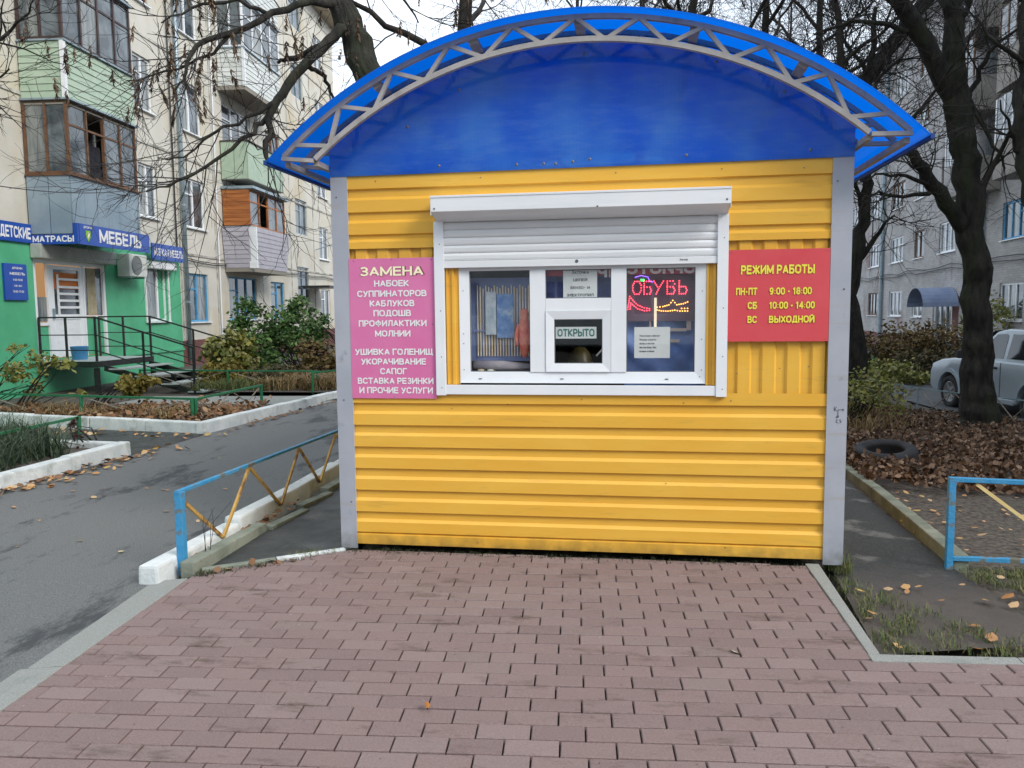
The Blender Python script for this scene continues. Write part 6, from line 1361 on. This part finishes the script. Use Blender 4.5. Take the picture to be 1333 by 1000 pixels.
shrub('small golden plant in front of the lowest stair tread', -8.3, 11.0, .04, [blob(170, 500, 11, .22, .2), blob(190, 497, 11, .18, .14)], 520, M_fgold, 9, .10, 8, cat='plant', droop=.8)
shrub('dark red flower plant on the corner of the long grass bed', -6.05, 7.9, .04, [blob(93, 560, 7.9, .12, .13), blob(108, 582, 7.8, .10, .08)], 160, mat('dark_red_petals', (.07, .012, .02), rough=.8, rnd=('island', [(.07, .012, .02), (.04, .02, .02), (.10, .02, .03)])), 10, .05, 6, cat='plant')
# bushes along the foot of the right block
for i, (px, py, Y, r, h, n, m_, lb) in enumerate(((1150, 440, 29, 1.5, .9, 2600, M_fdim, 'dull autumn bush below the ground floor windows nearest the kiosk'), (1185, 432, 28, 1.5, 1.1, 3000, M_fbrown, 'russet bush in the middle of the row under the brick block'), (1225, 436, 27, 1.4, 1.1, 3000, M_fbrown, 'russet bush below the arched canopy of the brick block'),
        (1205, 462, 24.5, 1.2, .8, 2000, M_fdim, 'low dull bush just left of the silver car'), (1130, 468, 24, 1.2, .6, 2600, M_fgreen, 'green and yellow bush by the slender dark tree'), (1165, 470, 23, 1.2, .55, 2400, M_fyel, 'yellow green bush across the lane from the leaf yard'), (1310, 398, 28, 1.0, 1.2, 1200, M_fyel, 'tall yellowing bush in front of the barred ground floor window'), (1253, 455, 25, 1.0, .9, 1500, M_fdim, 'dull bush behind the bonnet of the silver car'))):
    p = at(px, py+22, Y); shrub(lb, p.x, Y, H(p.x, Y), [(p.x, Y, p.z, r*.8, h), (p.x-r*.7, Y+.4, p.z-.2, r*.6, h*.8), (p.x+r*.7, Y-.3, p.z-.2, r*.6, h*.8)], n, m_, 20+i, .15, 14, group='bushes below the brick block')
shrub('straggly yellow brown weeds between the kiosk and the slender tree', 3.4, 13.5, H(3.4, 13.5), [blob(1120, 515, 13.5, .6, .5), blob(1140, 510, 14, .5, .4)], 900, M_fyel, 40, .10, 26, cat='plant')
blades('grass', M_straw, scatter([(2.4, 12), (4.2, 12.5), (4.6, 16), (3, 16)], 260, random.Random(4)), H, .3, .014, random.Random(5), .7, 5)
p = on_z(243, 600, 0); b = MB(); rr = random.Random(3)
for i in range(4): b.tube([(-2.58, 4.42+.02*i, .0), (-2.58+rr.gauss(0, .02), 4.43+.02*i, .2), (-2.57+rr.gauss(0, .04), 4.45+.02*i, rr.uniform(.25, .45))], [.002, .0016, .0008], 4)
top(b.build('dry_weed', M_twig, recalc=False), 'thin dry weed stalks growing behind the blue rail post', 'weed')

# ------------------------------------------------------------------ overhead wires
def wire(a, b_, sag, label):
    a, b_ = Vector(a), Vector(b_); pts = [a.lerp(b_, i/20)-Vector((0, 0, sag*4*(i/20)*(1-i/20))) for i in range(21)]
    top(MB().tube(pts, .008, 5).build('overhead_wire', M_black), label, 'wire', 'overhead wires')
wire(at(-60, 232, 9), at(235, 232, 17), .25, 'sagging black wire across the grey balcony at the left')
wire(LB(5.0, .9, 8.1), LB(5.0, .9, 5.4), .0, 'thin pale wire hanging down past the lilac balcony')

# ------------------------------------------------------------------ silver car
def car():
    za = H(6.39, 17.6)-.02
    Af, Ar = Vector((6.42, 17.55, za)), Vector((6.80, 14.93, za)); fw = (Af-Ar).normalized(); sd = Vector((-fw.y, fw.x, 0))   # sd: towards the camera side (left side of the car)
    O = Ar-sd*.05
    def C(x, y, z): p = O+fw*x+sd*y; return (p.x, p.y, za+z)   # x forward from rear axle, y towards camera side (0 = body side), z up
    T = thing('parked_car', C(1.3, -.9, 0), 'silver off-road car parked behind the forked tree and low fence', 'car')
    wb = (Af-Ar).length; Wd = 1.74
    def arch(cx, r, n=12): return [(cx+r*math.cos(math.pi*(1-i/n)), .36+r*math.sin(math.pi*(1-i/n))) for i in range(n+1)]
    out = [(-.98, .42), (-1.02, .62), (-1.0, 1.04), (-.4, 1.07), (.2, 1.08), (1.75, 1.08), (2.05, 1.08), (2.6, 1.05), (3.05, 1.0), (3.32, .92), (3.42, .72), (3.42, .45), (3.30, .36)]
    bot = [(wb+.42, .33)]+list(reversed(arch(wb, .40)))[0:]+[(wb-.42, .33), (.42, .33)]+list(reversed(arch(0, .40)))+[(-.42, .40)]
    prof = out+bot
    b = MB(); n = len(prof); rows = [(-Wd+.0, .0), (-Wd+.06, .0), (-.06, .0), (0, .0)]
    side = [(x, z) for x, z in prof]
    def ring(y, k): return [C(x*(1-k*.01)+.01*k, y, z-(k*.03 if z > .9 else 0)) for x, z in side]
    vs = ring(-Wd, 1)+ring(-Wd+.08, 0)+ring(-.08, 0)+ring(0, 1)
    fs = [(r*n+i, r*n+(i+1) % n, (r+1)*n+(i+1) % n, (r+1)*n+i) for r in range(3) for i in range(n)]
    b.add(vs, fs+[tuple(range(n)), tuple(range(4*n-1, 3*n-1, -1))]); body = b.build('body', M_car, T, smooth=True, bev=.016, seg=2)
    # cabin
    def lean(z): return -.06-.22*(z-1.04)
    cab = [(-.98, 1.04), (-.90, 1.52), (-.70, 1.65), (1.05, 1.67), (1.38, 1.61), (2.10, 1.06)]
    b = MB(); vs = [C(x, lean(z), z) for x, z in cab]+[C(x, -Wd-lean(z), z) for x, z in cab]; k = len(cab)
    b.add(vs, [(i, (i+1) % k, k+(i+1) % k, k+i) for i in range(k)]+[tuple(range(k)), tuple(range(2*k-1, k-1, -1))]); b.build('cabin', M_car, T, smooth=True, bev=.04, seg=3)
    def pane(P, name='side_window', o=.006):
        MB().poly([C(x, lean(z)+o, z) for x, z in P], Vector(C(0, -.012, 0))-Vector(C(0, 0, 0))).build(name, M_cg, T)
    pane([(.98, 1.12), (.98, 1.54), (1.03, 1.58), (1.33, 1.56), (1.86, 1.12)]); pane([(.10, 1.13), (.12, 1.54), (.18, 1.58), (.86, 1.58), (.88, 1.13)]); pane([(-.86, 1.14), (-.80, 1.50), (-.68, 1.57), (.0, 1.58), (.0, 1.14)])
    MB().poly([C(1.44, -.18, 1.62), C(2.10, -.10, 1.11), C(2.10, -Wd+.10, 1.11), C(1.44, -Wd+.18, 1.62)], Vector((0, 0, .012))).build('windscreen', M_cg, T)
    MB().bar(C(1.93, .004, 1.12), C(1.93, .12, 1.14), .10, .04).build('mirror_arm', M_rubber, T)
    MB().box(1.86, .08, 1.08, 1.98, .26, 1.24, C).build('mirror', M_rubber, T, bev=.03)
    MB().box(1.02, .004, .93, 1.18, .022, .965, C).build('door_handle', M_rubber, T, bev=.006)
    for x in (.92, 1.98): MB().box(x, .0015, .42, x+.012, .006, 1.05, C).build('door_gap', M_rubber, T)
    for cx in (0, wb):
        for yy in (-.10, -Wd+.10):
            c = C(cx, yy, .34); w = MB(); q = tyre(MB(), (0, 0, 0), .34, .22, 26, 'Y').build('wheel', M_rubber, smooth=True); q.parent = T
            q.location = Vector(c)-T.location; q.rotation_euler = (0, 0, math.atan2(fw.y, fw.x))
            r = MB().lathe((0, 0, 0), [(.0, .06), (.05, .06), (.07, .045), (.19, .07), (.215, .10), (.215, -.10)], 24, 'Y').build('rim', M_alloy, smooth=True); r.parent = q; r.scale = (1, 1 if yy > -1 else -1, 1)
            for k_ in range(5): a = k_*1.2566; MB().bar((math.cos(a)*.05, .088, math.sin(a)*.05), (math.cos(a)*.19, .10, math.sin(a)*.19), .045, .02, up=(0, 1, 0)).build('spoke', M_alloy).parent = q
        m = MB(); P = [C(cx+.46*math.cos(math.pi*i/12), .028, .36+.46*math.sin(math.pi*i/12)) for i in range(13)]+[C(cx+.395*math.cos(math.pi*i/12), .028, .36+.395*math.sin(math.pi*i/12)) for i in range(12, -1, -1)]
        for i in range(12): m.hexa([P[i], P[i+1], P[24-i], P[25-i], *(tuple(Vector(P[j])-sd*.06) for j in (i, i+1)), tuple(Vector(P[24-i])-sd*.06), tuple(Vector(P[25-i])-sd*.06)])
        m.build('wheel_arch', M_car, T)
    MB().box(3.28, -.35, .70, 3.40, -.03, .86, C).build('headlight', M_glassc, T, bev=.02); MB().box(3.28, -Wd+.03, .70, 3.40, -Wd+.35, .86, C).build('headlight', M_glassc, T, bev=.02)
    MB().box(3.30, -Wd+.04, .38, 3.46, -.04, .60, C).build('bumper', M_car, T, bev=.03)
    MB().box(.5, -.12, .30, 2.2, .01, .40, C).build('side_skirt', M_car, T, bev=.02)
M_cg = mat('car_glass', (.02, .024, .026), rough=.05, spec=.8)
car()

# ------------------------------------------------------------------ across the street, behind the photographer (unseen, put in for the panes to reflect)
def fO(s, off, z): return (s, -24+off, z)
OB = thing('unseen_opposite_block', (0, -24, 0), 'long pale grey five storey block across the street, unseen and put in for reflections', 'building')
M_sand = mat('unseen_block_render', srgb('#bfc2c4'), srgb('#cfd2d4'), .6, .9)
oh = [(s, s+1.6, z, z+1.5) for s in range(-28, 28, 4) for z in (1.2, 4.0, 6.8, 9.6, 12.2)]
holes_wall(-30, 30, 0, 14.6, oh, 0, fO, .15).build('facade_wall', M_sand, OB, recalc=False)
MB().box(-30, -10, -.1, 30, -.16, 14.6, fO).build('building_core', M_glassd, OB)
MB().box(-30.3, -10.2, 14.6, 30.3, .4, 14.75, fO).build('roof_slab', M_felt, OB)
for i, (a, b_, c, d) in enumerate(oh):
    if i % 5 < 2: MB().box(a, -.12, c, b_, -.08, c+.06, fO).box(a, -.12, d-.06, b_, -.08, d, fO).box(a, -.12, c+.061, a+.07, -.08, d-.061, fO).box(b_-.07, -.12, c+.061, b_, -.08, d-.061, fO).box((a+b_)/2-.04, -.12, c+.061, (a+b_)/2+.04, -.08, d-.061, fO).build('window', M_white, OB)

# ------------------------------------------------------------------ grit, crumbs and stains on the pavers
def onp(x, y): return PZ(y)
rr = random.Random(77); b = MB()
for i in range(900):
    if i < 420: x, y = rr.uniform(-1.8, 1.0), 4.72-abs(rr.gauss(0, .10))
    else: x, y = rr.uniform(-2.4, 1.6), rr.uniform(2.2, 4.7)
    if x > 1.0 and y > 3.5: continue
    s = rr.uniform(.0015, .0045); z = onp(x, y)+.001; a = rr.uniform(0, 6.28)
    b.add([(x+s*math.cos(a+k*2.09), y+s*math.sin(a+k*2.09), z) for k in range(3)]+[(x, y, z+s)], [(0, 1, 3), (1, 2, 3), (2, 0, 3)])
b.build('grit', mat('grit', (.1, .1, .1), rough=.9, rnd=('island', [(.05, .045, .04), (.3, .28, .26), (.12, .09, .06), (.5, .48, .45)])), kind='stuff', recalc=False)
M_moss = mat('joint_moss', (.03, .045, .015), rough=.95, rnd=('island', [(.03, .045, .015), (.05, .06, .02), (.035, .03, .02)]))
blades('moss', M_moss, scatter([(-1.8, 4.70), (1.0, 4.70), (1.0, 4.755), (-1.8, 4.755)], 260, rr), lambda x, y: -.004, .016, .004, rr, .9, 4)
blades('moss', M_moss, scatter([(-2.5, 4.15), (-1.85, 4.62), (-1.80, 4.66), (-2.48, 4.22)], 120, rr), lambda x, y: -.02, .028, .005, rr, .9, 4)
leaves('fallen_leaves', M_leafo, scatter([(-2.4, 4.2), (-1.9, 4.55), (-1.95, 4.62), (-2.45, 4.28)], 10, rr), onp, .05, rr, .004, .3)
leaves('fallen_leaves', M_leafy, scatter([(-5.2, 3.0), (-3.0, 3.0), (-3.0, 8), (-5.2, 8)], 26, rr), lambda x, y: -.036, .045, rr, .003, .15)
